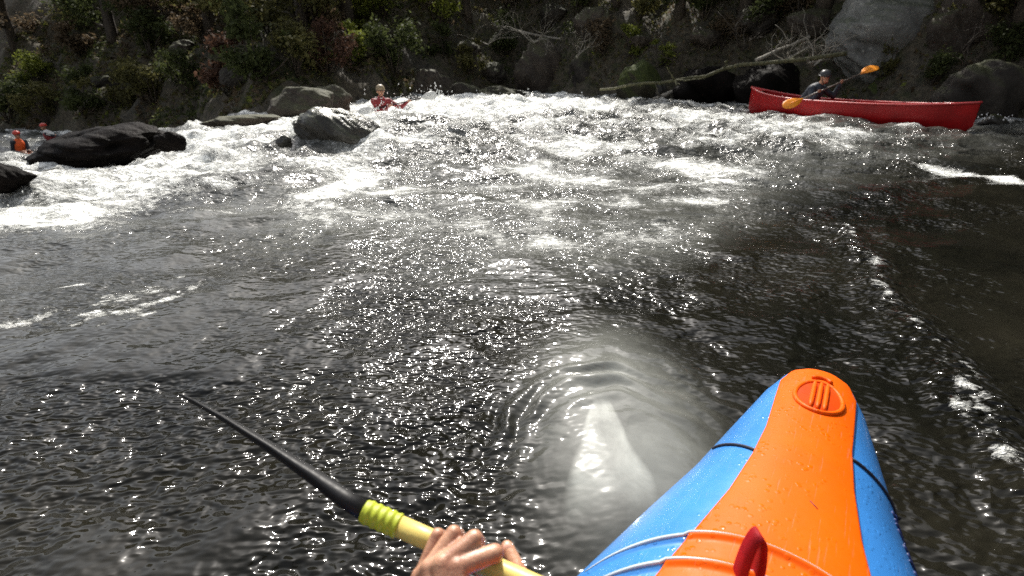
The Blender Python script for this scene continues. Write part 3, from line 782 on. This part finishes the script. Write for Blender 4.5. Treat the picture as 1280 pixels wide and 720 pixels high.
# --- small kayaks
def small_kayak(loc, yaw, mat, label, ln=2.5):
    o = empty('whitewater_kayak', loc, yaw, label, 'kayak')
    ts = np.linspace(-1, 1, 33); rings = []
    for t in ts:
        w = .31*max(0, 1-abs(t)**2.4)**.7+.01; zc = .09+.14*abs(t)**3; hh = .16*max(.04, 1-abs(t)**3)
        rings.append([(t*ln/2, w*math.cos(a), zc+hh*math.sin(a)*(1 if math.sin(a) > 0 else .9)) for a in np.linspace(0, 2*math.pi, 22, endpoint=False)])
    MB().loft(rings).build('hull', mat, o)
    MB().tube([(.0+.42*math.cos(a), .23*math.sin(a), .265) for a in np.linspace(0, 2*math.pi, 30)], .018, 8, False).build('cockpit_rim', M['helmet_dark'], o)
    sk = MB(); sk.strip([[(.41*q*math.cos(a), .22*q*math.sin(a), .262+.05*(1-q)) for a in np.linspace(0, 2*math.pi, 30)] for q in (.01, .4, .75, 1)]); sk.build('spray_skirt', M['helmet_dark'], o)
    for t in (-1, 1):
        MB().tube([(t*(ln/2-.12)+.05*math.cos(a), 0, .235+.04*math.sin(a)) for a in np.linspace(0, math.pi, 8)], .01, 6).build('grab_handle', M['helmet_dark'], o)
    return o
def kayaker(px, py, d, yaw, kmat, vest, helm, lab_k, lab_p, lab_pd, tips, blade_mat, dz=0, top='navy'):
    loc = P(px, py, d); loc.z += dz
    small_kayak(loc, yaw, kmat, lab_k)
    fw = Vector((math.cos(yaw), math.sin(yaw), 0))
    o = empty('person', loc, 0, lab_p, 'person')
    c = loc+Vector((0, 0, .55))+fw*.3
    a, b_ = [P(*t) for t in tips]
    sd = Vector((fw.y, -fw.x, 0)); h1 = a.lerp(b_, .38); h2 = a.lerp(b_, .62)
    hs = [h1-loc, h2-loc]
    if sd.dot(h1-h2) > 0: hs = [h2-loc, h1-loc]
    person_fig(o, (0, 0, .20), fw, R(14), hs, M[top], vest, helm, .98)
    double_paddle(a, b_, lab_pd, blade_mat, M['black'], .44, .095, [Vector((0, -1, .4)), Vector((.2, -1, .2))])
kayaker(477, 149, 12.6, R(-62), M['kayakred'], M['redvest'], M['helmet_tan'], 'red kayak half hidden in foam behind the midstream rock',
        'kayaker in red vest and tan helmet behind the midstream rock', 'pale bladed paddle raised by the kayaker behind the midstream rock',
        [(448, 141, 12.0), (546, 118, 12.8)], M['whitep'], -.20, 'redvest')
kayaker(26, 191, 18.0, R(-20), M['kayakorange'], M['orangevest'], M['helmet_red'], 'orange kayak at the far left edge below the ledge',
        'kayaker in orange vest nearest the left edge of the river', 'white bladed paddle held level by the leftmost kayaker',
        [(-6, 186, 18.2), (58, 190, 17.6)], M['whitep'], -.24)
kayaker(68, 179, 20.0, R(-150), M['kayakorange'], M['redvest'], M['helmet_red'], 'orange kayak just left of the big dark rock',
        'kayaker in red vest just left of the big dark rock', 'white bladed paddle tilted up beside the big dark rock',
        [(54, 164, 19.6), (94, 176, 19.8)], M['whitep'], -.24)

# ------------------------------------------------------------------ boulders
def boulder_mesh(name, r, seed, amp=.28, flat=0, sub=5, ridge=.5, facets=9):
    bm = bmesh.new(); bmesh.ops.create_icosphere(bm, subdivisions=sub, radius=1)
    co = np.array([v.co[:] for v in bm.verts]); rs = np.random.default_rng(seed)
    n = rs.normal(size=(facets, 3)); n /= np.linalg.norm(n, axis=1)[:, None]
    off = rs.uniform(.62, .95, facets)
    k = np.ones(len(co))
    for q in range(facets):             # knock flat faces off the stone
        d = co @ n[q]; lim = np.where(d > 1e-3, off[q]/np.maximum(d, 1e-3), 9)
        k = np.minimum(k, np.where(lim < k, lim*.85+k*.15, k))
    o = seed*3.7
    f = fbm(co[:, 0]*1.2+co[:, 2]*.9+o, co[:, 1]*1.2-co[:, 2]*.7+o, 4, seed % 40)
    f2 = np.abs(fbm(co[:, 0]*3+co[:, 2]*2.1+o, co[:, 1]*3-co[:, 2]*1.7, 4, (seed+5) % 40))
    k = k*(1+amp*.6*f-amp*.35*ridge*f2)
    co = co*k[:, None]*np.array(r)[None]
    if flat: co[:, 2] = np.where(co[:, 2] > flat, flat+(co[:, 2]-flat)*.35, co[:, 2])
    for v, c in zip(bm.verts, co): v.co = c
    me = bpy.data.meshes.new(name); bm.to_mesh(me); bm.free(); return me
def boulder(loc, r, rot, mat, label, seed, group=None, **k):
    o = link('boulder', boulder_mesh('boulder', r, seed, **k), M[mat])
    o.location = loc; o.rotation_euler = rot
    return tag(o, label, 'boulder', group)
# the three dark rocks at the left and the midstream rock, sized from where they stand
def rock_px(x0, x1, ytop, ybase, depth_k, mat, label, seed, rotz=0, tilt=0, z=0, sink=.35, **k):
    c = G((x0+x1)/2, ybase, z); d = proj(c.x, c.y, z)[2]
    w = (x1-x0)/F*d/2; h = (ybase-ytop)/F*d
    loc = Vector((c.x, c.y+w*depth_k*.6, z+h*.5-h*sink*.5-.03))
    return boulder(loc, (w*1.08, w*depth_k, h*(.5+sink*.5)*1.12), (0, tilt, rotz), mat, label, seed, **k)
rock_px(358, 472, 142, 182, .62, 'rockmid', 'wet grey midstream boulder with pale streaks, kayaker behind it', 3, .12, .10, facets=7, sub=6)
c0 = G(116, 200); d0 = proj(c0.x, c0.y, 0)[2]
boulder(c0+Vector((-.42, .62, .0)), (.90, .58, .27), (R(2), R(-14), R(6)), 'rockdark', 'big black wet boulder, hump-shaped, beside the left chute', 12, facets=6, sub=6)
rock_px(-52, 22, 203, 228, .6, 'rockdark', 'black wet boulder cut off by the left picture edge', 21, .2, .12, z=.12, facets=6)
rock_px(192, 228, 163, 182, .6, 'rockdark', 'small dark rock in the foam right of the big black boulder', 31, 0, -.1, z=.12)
rock_px(344, 364, 168, 179, .6, 'rockmid', 'small wet rock poking out left of the midstream boulder', 35, 0, .05, z=.08)
rock_px(330, 420, 112, 146, .5, 'rockbrown', 'flat brown ledge rock behind the midstream boulder', 41, -.15, -.14, facets=6)
rock_px(372, 432, 110, 138, .6, 'rockbrown', 'rounded brown rock just behind the top of the midstream boulder', 43, .3, -.05)
rock_px(250, 340, 143, 153, .5, 'rockbrown', 'low brown rock shelf at the left far shore', 47, .1, -.06)
rock_px(515, 566, 90, 122, .8, 'rockbrown', 'dark boulder with a pale left face at the head of the rapid', 52, .4, .2)
rock_px(524, 540, 92, 110, .5, 'rockpale', 'small pale slab leaning against the dark boulder above the rapid', 55, .2, .3)
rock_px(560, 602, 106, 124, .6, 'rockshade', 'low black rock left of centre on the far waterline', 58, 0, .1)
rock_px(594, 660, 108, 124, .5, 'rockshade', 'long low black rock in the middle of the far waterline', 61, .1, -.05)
rock_px(645, 712, 58, 118, .8, 'rockbrown', 'tall brown blocky boulder under the white dead branches', 64, .5, 0)
rock_px(705, 770, 76, 120, .7, 'rockshade', 'square dark boulder between the brown block and the mossy patch', 67, .2, .1)
rock_px(770, 838, 84, 126, .8, 'rockmoss', 'green mossy boulder at the left end of the fallen log', 71, .3, 0)
rock_px(846, 925, 86, 130, .8, 'rockdark', 'boulder coloured black for the shaded hollow below the middle of the fallen log', 74, .1, .1, facets=6)  # near-black rock put where the undercut lies in shade
rock_px(915, 1010, 82, 132, .8, 'rockdark', 'boulder coloured black for the shaded hollow directly behind the canoe bow', 77, .2, -.1, facets=6)
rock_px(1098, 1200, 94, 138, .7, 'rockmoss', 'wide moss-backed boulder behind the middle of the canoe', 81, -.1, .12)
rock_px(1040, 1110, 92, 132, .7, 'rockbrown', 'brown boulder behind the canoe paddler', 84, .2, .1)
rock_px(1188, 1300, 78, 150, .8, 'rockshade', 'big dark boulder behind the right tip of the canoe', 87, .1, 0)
rock_px(1228, 1262, 142, 158, .6, 'rockmid', 'small grey rock in the water at the right tip of the canoe', 88, .1, 0)
rock_px(808, 838, 106, 126, .6, 'rockmid', 'small grey wedge rock at the waterline below the mossy boulder', 89, .1, .3)
# large grey cliff boulder upper right
c = P(1128, 42, 12.6)
boulder(c+Vector((.05, .6, -.1)), (1.75, 1.2, 1.35), (R(-10), R(-24), R(10)), 'rockgrey', 'huge pale grey boulder high above the right side of the canoe', 95, facets=7, sub=6)
c = P(1235, 40, 11.4); boulder(c+Vector((0, .5, 0)), (1.0, 1.0, .95), (0, R(10), R(30)), 'rockbrown', 'brown ivy-dark boulder at the upper right corner', 97, sub=6)
c = P(510, 6, 22.5); boulder(c+Vector((0, .6, .25)), (.65, .5, 1.05), (0, R(8), 0), 'rockpale', 'pale upright stone at the top edge above the kayaker', 99)

def bankpt(px, py, d0=8, d1=60):
    """first point of the bank seen at a picture point"""
    ds = np.linspace(d0, d1, 1200); a, b = (px-640)/F, (360-py)/F
    x, y, z = a*ds, (CP+b*SP)*ds, CZ+(-SP+b*CP)*ds
    g = ground(x, y); k = np.argmax(g > z)
    return Vector((x[k], y[k], g[k])), ds[k]
spots = [(230, 60, .5, 'rockbrown', 'brown stone among the shrubs above the big black boulder'), (300, 96, .45, 'rockshade', 'dark stone low on the left far shore'),
         (452, 62, .5, 'rockmoss', 'mossy stone under the bright green shrub'), (585, 62, .55, 'rockbrown', 'brown stone left of the white dead branches'),
         (618, 92, .45, 'rockshade', 'dark stone above the middle of the far waterline'), (740, 30, .7, 'rockbrown', 'brown outcrop high above the square dark boulder'),
         (690, 22, .6, 'rockshade', 'dark outcrop above the white dead branches'), (880, 48, .6, 'rockbrown', 'brown stone just above the fallen log'),
         (945, 30, .6, 'rockshade', 'dark stone high above the canoe bow'), (800, 52, .5, 'rockbrown', 'brown stone above the mossy boulder'),
         (1010, 34, .55, 'rockbrown', 'brown stone left of the huge grey boulder'), (130, 105, .5, 'rockshade', 'dark stone at the shore behind the big black boulder')]
for k, (px, py, r, mt, lab) in enumerate(spots):
    p, d = bankpt(px, py); s = r*random.uniform(.85, 1.2)
    boulder(p-Vector((0, 0, .1*s)), (s*1.15, s*.9, s*.75), (random.uniform(-.2, .2), random.uniform(-.2, .2), random.uniform(0, 6)), mt, lab, 110+k*3)

# ------------------------------------------------------------------ wood
def wobble(a, b, n, amp, seed):
    a, b = Vector(a), Vector(b); rs = random.Random(seed); out = []
    o = Vector((0, 0, 0))
    for i in range(n+1):
        t = i/n; o += Vector((rs.gauss(0, amp), rs.gauss(0, amp), rs.gauss(0, amp)))*math.sin(math.pi*t)
        out.append(a.lerp(b, t)+o*1)
    return out
def log_thing(name, a, b, r0, r1, mat, label, cat, seed, stubs=3):
    a, b = Vector(a), Vector(b); o = empty(name, a, 0, label, cat)
    pts = [p-a for p in wobble(a, b, 14, (.018 if seed != 5 else .03)*(b-a).length/3, seed)]
    MB().tube(pts, [r0+(r1-r0)*i/14*(1)+.06*r0*math.sin(i*2.3+seed) for i in range(15)], 12).build('trunk', M[mat], o)
    rs = random.Random(seed+1)
    for k in range(stubs):
        i = rs.randint(4, 12); p = pts[i]; d = Vector((rs.uniform(-1, 1), rs.uniform(-.8, .3), rs.uniform(-.1, 1))).normalized()
        ln = rs.uniform(.25, .8); q = wobble(p, p+d*ln, 5, .03, seed+k+5)
        MB().tube(q, [r1*.55*(1-.8*i/5) for i in range(6)], 7).build('branch', M[mat], o)
    return o
log_thing('fallen_log', P(750, 112, 14.0), P(1064, 66, 11.6), .028, .052, 'mosslog', 'long mossy fallen log slanting up to the right behind the canoe bow', 'log', 5, 6)
log_thing('driftwood_log', P(812, 127, 14.6), P(862, 106, 15.0), .07, .05, 'deadwood', 'short bleached driftwood log resting on the far waterline', 'log', 9, 1)
log_thing('fallen_log', P(944, 76, 13.5), P(1012, 46, 13.0), .05, .03, 'deadwood', 'thin pale dead trunk leaning above the canoe bow', 'log', 13, 4)
log_thing('leaning_trunk', P(828, 50, 17.0), P(905, -14, 16.6), .07, .05, 'bark', 'thin bare trunk leaning right at the top of the picture', 'log', 17, 2)
log_thing('fallen_log', P(640, 37, 20.0), P(735, 60, 18.5), .05, .03, 'deadwood', 'bleached branch lying over the tall brown boulder', 'log', 21, 5)
log_thing('fallen_log', P(225, 70, 22.0), P(330, 60, 22.0), .06, .04, 'deadwood', 'pale fallen stem among the shrubs on the left bank', 'log', 27, 3)
def twigs(p, d, ln, r, depth, mb, rs):
    pts = [p]; q = p.copy(); dd = d.copy()
    for _ in range(4):
        dd = (dd+Vector((rs.gauss(0, .22), rs.gauss(0, .22), rs.gauss(0, .18)))).normalized(); q = q+dd*ln/4; pts.append(q.copy())
    mb.tube(pts, [r*(1-.55*i/4) for i in range(5)], 5, False)
    if depth > 0:
        for i in (2, 3, 4):
            if rs.random() < .85:
                nd_ = (dd+Vector((rs.uniform(-1, 1), rs.uniform(-1, .6), rs.uniform(-.4, .9)))*.8).normalized()
                twigs(pts[i], nd_, ln*.62, r*.5, depth-1, mb, rs)
def deadbush(p, label, seed, mat='deadwood', ln=.9, n=5, r=.018, up=.7):
    rs = random.Random(seed); o = empty('dead_bush', p, 0, label, 'dead bush')
    for k in range(n):
        mb = MB(); a = rs.uniform(0, 6.28)
        twigs(Vector((0, 0, 0)), Vector((math.cos(a), math.sin(a)*.6, up)).normalized(), ln*rs.uniform(.7, 1.2), r, 3, mb, rs)
        mb.build('branch', M[mat], o, smooth=False)
    return o
for k, (px, py, d, lab, mt, ln, n) in enumerate([
        (610, 45, 19.6, 'tangle of white dead branches left of the tall brown boulder', 'deadwood', 1.0, 5), (668, 42, 18.6, 'spiky white dead branches on top of the tall brown boulder', 'deadwood', .9, 5),
        (722, 60, 17.4, 'grey twiggy bush right of the tall brown boulder', 'deadwood', .7, 4), (1020, 66, 12.4, 'pale root tangle under the huge grey boulder', 'deadwood', .75, 7),
        (985, 60, 12.9, 'bare twigs above the canoe bow', 'deadwood', .6, 5), (865, 75, 15.6, 'brown bare bush above the fallen log', 'bark', .8, 5),
        (560, 30, 21, 'bare brown bush near the pale upright stone', 'bark', 1.0, 5), (930, 50, 14.5, 'brown twiggy bush right of the leaning trunk', 'bark', .8, 5),
        (1215, 70, 10.9, 'bare brown twigs by the right picture edge', 'bark', .6, 4), (270, 75, 23, 'bare grey bush on the left bank above the shelf', 'deadwood', 1.0, 4)]):
    p = P(px, py, d); g_ = float(ground(np.array([p.x]), np.array([p.y]))[0]); p.z = max(p.z-.25, min(g_, p.z+.3)) if g_ > p.z-.8 else p.z-.3
    deadbush(p, lab, 200+k, mt, ln, n)

# ------------------------------------------------------------------ shrubs and trees
def leaf_cloud(centers, n, size, seed, name, flat=.9):
    rs = np.random.default_rng(seed); ct = np.array(centers)            # rows x y z rx ry rz
    w = (ct[:, 3]*ct[:, 4]*ct[:, 5])**.67; idx = rs.choice(len(ct), n, p=w/w.sum())
    d = rs.normal(size=(n, 3)); d /= np.linalg.norm(d, axis=1)[:, None]
    rr = (rs.random(n)**.45)*(1+.25*rs.normal(size=n)); p = ct[idx, :3]+d*rr[:, None]*ct[idx, 3:6]
    nrm = d*.6+rs.normal(size=(n, 3))*.7+np.array([0, 0, .5]); nrm /= np.linalg.norm(nrm, axis=1)[:, None]
    t = np.cross(nrm, rs.normal(size=(n, 3))); t /= np.linalg.norm(t, axis=1)[:, None]; b = np.cross(nrm, t)
    s = size*rs.uniform(.55, 1.35, n)[:, None]
    V = np.stack([p-t*s, p-b*s*.45+nrm*s*.12, p+t*s, p+b*s*.45+nrm*s*.12], 1).reshape(-1, 3)
    return mesh_quads(name, V, np.arange(n*4).reshape(-1, 4))
def shrub_meshes(seed, h, n, size):
    rs = random.Random(seed); ct = []
    for k in range(rs.randint(7, 11)):
        a = rs.uniform(0, 6.28); q = rs.uniform(0, .55)*h; z = rs.uniform(.2, .95)*h
        r = rs.uniform(.14, .30)*h; ct.append((q*math.cos(a), q*math.sin(a), z, r, r, r*.75))
    fol = leaf_cloud(ct, n, size, seed, 'foliage')
    mb = MB()
    for c in ct: mb.tube(wobble((0, 0, -.2), (c[0], c[1], c[2]), 4, .03*h, seed+int(100*c[2])), [.022*h, .018*h, .014*h, .010*h, .006*h], 5)
    o = mb.build('stem', M['bark']); st = o.data; bpy.data.objects.remove(o)
    return fol, st
def tree_meshes(seed, h, n, size, low=.3):
    rs = random.Random(seed); ct = []; mb = MB()
    tr = wobble((0, 0, -.4), (rs.uniform(-.5, .5), rs.uniform(-.4, .4), h*.9), 9, .03*h/5, seed)
    mb.tube(tr, [.034*h*(1-.85*i/9)**.9+.005*h for i in range(10)], 9)
    for k in range(15):
        i = rs.randint(int(9*low), 9); p = tr[i]; a = rs.uniform(0, 6.28); ln = h*rs.uniform(.14, .30)*(1.1-.5*i/9)
        e = p+Vector((math.cos(a), math.sin(a), rs.uniform(.0, .6)))*ln
        mb.tube(wobble(p, e, 5, .02*h/5, seed+k), [.011*h*(1-.8*j/5) for j in range(6)], 6)
        r = h*rs.uniform(.07, .14); ct.append((e.x, e.y, e.z, r*1.2, r*1.2, r*.8)); m_ = p.lerp(e, .6); ct.append((m_.x, m_.y, m_.z+.1, r*.8, r*.8, r*.6))
    o = mb.build('trunk', M['bark']); tm = o.data; bpy.data.objects.remove(o)
    return leaf_cloud(ct, n, size, seed, 'crown'), tm
SM = [shrub_meshes(300+k, 1.2, 1500, .062) for k in range(6)]
TM = [tree_meshes(400+k, 6.5, 6500, .10, .22) for k in range(5)]
LEAF = {'dark green': 'leafdark', 'olive': 'leafolive', 'bright green': 'leafbright', 'dry brown': 'leafbrown', 'russet': 'leafred'}
def variant(me, mat, cache={}):
    k = (me.name, mat)
    if k not in cache:
        c = me.copy(); c.materials.clear(); c.materials.append(M[mat]); cache[k] = c
    return cache[k]
used = set()
def plant(kind, p, col, i, sc, rz, label):
    assert label not in used, label
    used.add(label)
    fol, st = (SM if kind == 'shrub' else TM)[i % (6 if kind == 'shrub' else 5)]
    o = empty('shrub' if kind == 'shrub' else 'woodland_tree', p, rz, label, kind, 'shrubs on the river bank' if kind == 'shrub' else 'trees on the river bank')
    o.scale = (sc, sc, sc*random.uniform(.85, 1.1))
    link('foliage' if kind == 'shrub' else 'crown', variant(fol, LEAF[col]), None, o, False)
    link('stem' if kind == 'shrub' else 'trunk', st, None, o)
    return o
SHR = [  # px, py of foot, scale, colour, where
    (12, 150, 1.5, 'dark green', 'at the shore by the left picture edge'), (48, 112, 1.4, 'bright green', 'lone and lit, near the upper left corner'), (62, 152, 1.5, 'olive', 'on the shore above the two left kayakers'),
    (105, 140, 1.6, 'dark green', 'behind the left end of the big black boulder'), (100, 70, 1.6, 'dry brown', 'high up between the left corner and the big boulder'), (150, 132, 1.5, 'olive', 'behind the crest of the big black boulder'),
    (192, 128, 1.5, 'olive', 'behind the right end of the big black boulder'), (190, 70, 1.5, 'dark green', 'high above the big black boulder'), (235, 118, 1.4, 'dark green', 'on the shore between the big boulder and the shelf'),
    (285, 112, 1.4, 'russet', 'on the low brown shelf at the left far shore'), (255, 50, 1.5, 'dry brown', 'near the pale fallen stem'), (325, 100, 1.4, 'dark green', 'at the shore above the flat ledge rock'),
    (330, 48, 1.5, 'olive', 'high on the bank above the flat ledge rock'), (372, 96, 1.4, 'olive', 'behind the left side of the midstream boulder'), (410, 92, 1.3, 'russet', 'low on the shore behind the midstream boulder'),
    (400, 40, 1.4, 'dry brown', 'high above the midstream boulder'), (440, 85, 1.4, 'bright green', 'behind the red vested kayaker'), (465, 50, 1.3, 'bright green', 'above the mossy stone left of the pale stone'),
    (492, 92, 1.3, 'dark green', 'just above the raised pale paddle'), (480, 22, 1.4, 'olive', 'left of the pale upright stone'), (548, 30, 1.5, 'bright green', 'right of the pale upright stone'),
    (556, 75, 1.2, 'dark green', 'above the dark boulder at the head of the rapid'), (590, 92, 1.0, 'olive', 'over the low black rock left of centre'), (635, 66, 1.0, 'dark green', 'left of the tall brown boulder'),
    (640, 14, 1.2, 'dry brown', 'at the top edge above the white dead branches'), (720, 20, 1.1, 'dark green', 'at the top edge above the square dark boulder'), (752, 68, .9, 'dry brown', 'above the square dark boulder'),
    (790, 72, .9, 'bright green', 'on the green mossy boulder'), (826, 84, .8, 'bright green', 'at the left end of the fallen log'), (800, 20, 1.1, 'olive', 'at the top edge left of the leaning trunk'),
    (880, 24, 1.1, 'dark green', 'right of the leaning trunk'), (900, 62, .8, 'dry brown', 'on top of the fallen log'), (960, 40, .9, 'dark green', 'above the thin pale dead trunk'),
    (1000, 18, 1.0, 'dry brown', 'at the top edge left of the huge grey boulder'), (1062, 70, .8, 'olive', 'at the foot of the huge grey boulder'), (1110, 98, .7, 'olive', 'on the wide moss-backed boulder'),
    (1165, 104, .6, 'dark green', 'on the right end of the moss-backed boulder'), (1205, 50, .8, 'olive', 'right of the huge grey boulder'), (1250, 88, .8, 'dark green', 'above the right tip of the canoe'),
    (1268, 20, .9, 'olive', 'at the upper right corner')]
for k, (px, py, sc, col, where) in enumerate(SHR):
    p, d = bankpt(px, py); plant('shrub', p, col, k, sc*random.uniform(.85, 1.1), random.uniform(0, 6.28), f'{col} leafy shrub {where}')
TRE = [(20, 60, 1.0, 'dry brown', 'at the upper left corner'), (85, 44, .95, 'olive', 'near the upper left corner, second from the edge'), (140, 48, 1.0, 'dark green', 'above the left half of the big black boulder'), (205, 40, .95, 'dry brown', 'above the right half of the big black boulder'),
       (262, 36, .9, 'olive', 'above the low brown shelf'), (318, 34, .95, 'dark green', 'above the flat ledge rock'), (378, 30, .85, 'olive', 'above the midstream boulder'), (436, 26, .85, 'bright green', 'above the bright green shrubs left of the pale stone'),
       (585, 22, .8, 'bright green', 'between the pale stone and the dead branches'), (668, 4, .8, 'dark green', 'above the tall brown boulder'), (770, 8, .8, 'olive', 'above the green mossy boulder'),
       (850, 14, .8, 'dark green', 'beside the leaning trunk'), (930, 12, .85, 'olive', 'above the canoe bow'), (1030, 6, .85, 'dark green', 'behind the left of the huge grey boulder'), (1215, 6, .9, 'dark green', 'behind the right of the huge grey boulder'), (1276, 30, .9, 'olive', 'by the right picture edge')]
for k, (px, py, sc, col, where) in enumerate(TRE):
    p, d = bankpt(px, py)
    plant('tree', p, col, k, sc*random.uniform(.9, 1.1), random.uniform(0, 6.28), f'{col} woodland tree {where}')
# trees on the steep right bank: they shade it and darken the water there
RT = [(14.5, 13.5, 'dark green', 'rooted above the right end of the canoe', 1.7), (17.5, 11.0, 'olive', 'high on the right bank past the canoe', 1.9), (16.5, 8.0, 'dark green', 'close to the water on the right bank', 1.8),
      (20, 6.5, 'dark green', 'on the right bank outside the picture', 2.1), (19.5, 3.5, 'olive', 'leaning over the right bank', 1.9), (23, 1.0, 'dark green', 'farther up the right bank', 2.2), (25, -2.5, 'olive', 'last of the right bank row', 2.2),
      (22.5, 10.0, 'dark green', 'on the ridge above the right bank', 2.2), (26, 5.0, 'olive', 'on the ridge behind the leaning one', 2.3), (19, 14.5, 'dark green', 'on the ridge above the huge grey boulder', 1.9)]
for k, (x, y, col, lab, sc) in enumerate(RT):
    z = float(ground(np.array([x]), np.array([y]))[0])
    plant('tree', (x, y, z), col, k+1, sc, k*1.3, f'tall {col} woodland tree {lab}')

# low ground cover, dead leaves and sprigs on the visible slope: one uncountable mass
N = 64000
x = rng.uniform(-26, 16, N*2); y = rng.uniform(8, 30, N*2); sd = river_sd(x, y)
keep = (sd > .1) & (sd < 7+7*(x < -3)) & (gnoise(x*.6, y*.6, 91) > -.35); x, y = x[keep][:N], y[keep][:N]; n = len(x)
z = ground(x, y)+rng.uniform(.0, .16, n)
p = np.stack([x, y, z], -1); nrm = rng.normal(size=(n, 3))*.6+np.array([0, -.5, .7]); nrm /= np.linalg.norm(nrm, axis=1)[:, None]
t = np.cross(nrm, rng.normal(size=(n, 3))); t /= np.linalg.norm(t, axis=1)[:, None]; bb_ = np.cross(nrm, t); s = (rng.uniform(.03, .085, n)*(1+.5*(x < -3)))[:, None]
V = np.stack([p-t*s, p-bb_*s*.5, p+t*s, p+bb_*s*.5], 1).reshape(-1, 3)
me = mesh_quads('undergrowth', V, np.arange(n*4).reshape(-1, 4))
o = link('undergrowth', me, [M['leafdark'], M['leafolive'], M['leafbrown'], M['leafbright']], None, False)
pick = np.clip(np.floor((gnoise(x*.5, y*.5, 95)+.7)*2.0+rng.normal(size=n)*.6), 0, 2).astype(np.int32); pick[rng.random(n) < .04] = 3
me.polygons.foreach_set('material_index', pick)
tag(o, 'dead leaves and low green sprigs covering the bank', 'undergrowth', kind='stuff')

# ------------------------------------------------------------------ light, sky, camera
SUN_EL, SUN_AZ = R(46), R(-5)          # ahead of the boat, a touch left
w = bpy.data.worlds.new('World'); scn.world = w; w.use_nodes = True
nt = w.node_tree; bg = nt.nodes['Background']
sky = nd(nt, 'ShaderNodeTexSky', sky_type='NISHITA'); sky.sun_disc = False
sky.sun_elevation = SUN_EL; sky.sun_rotation = SUN_AZ; sky.air_density = 1.0; sky.dust_density = 3.5; sky.ozone_density = 1.0
hs = nd(nt, 'ShaderNodeHueSaturation'); hs.inputs['Saturation'].default_value = .35
L(nt, sky.outputs[0], hs.inputs['Color']); L(nt, hs.outputs[0], bg.inputs[0]); bg.inputs[1].default_value = .135
sl = bpy.data.lights.new('sun', 'SUN'); sl.energy = 5.0; sl.angle = R(.55); sl.color = (1, .95, .87)
so = bpy.data.objects.new('sun', sl); COL.objects.link(so)
dirv = Vector((math.sin(SUN_AZ)*math.cos(SUN_EL), math.cos(SUN_AZ)*math.cos(SUN_EL), math.sin(SUN_EL)))
so.rotation_euler = dirv.to_track_quat('Z', 'Y').to_euler(); so.location = dirv*30
cam = bpy.data.cameras.new('camera'); co = bpy.data.objects.new('camera', cam); COL.objects.link(co)
cam.sensor_width = 36; cam.lens = 18; cam.clip_start = .02; cam.clip_end = 1000
co.location = (0, 0, CZ); co.rotation_euler = (math.pi/2-PITCH, 0, 0)
cam.dof.use_dof = True; cam.dof.focus_distance = 1.7; cam.dof.aperture_fstop = 4.2
scn.camera = co
vs = scn.view_settings; vs.view_transform = 'Standard'; vs.look = 'None'; vs.gamma = 1; vs.exposure = .5; vs.use_curve_mapping = False
scn.cycles.use_denoising = False
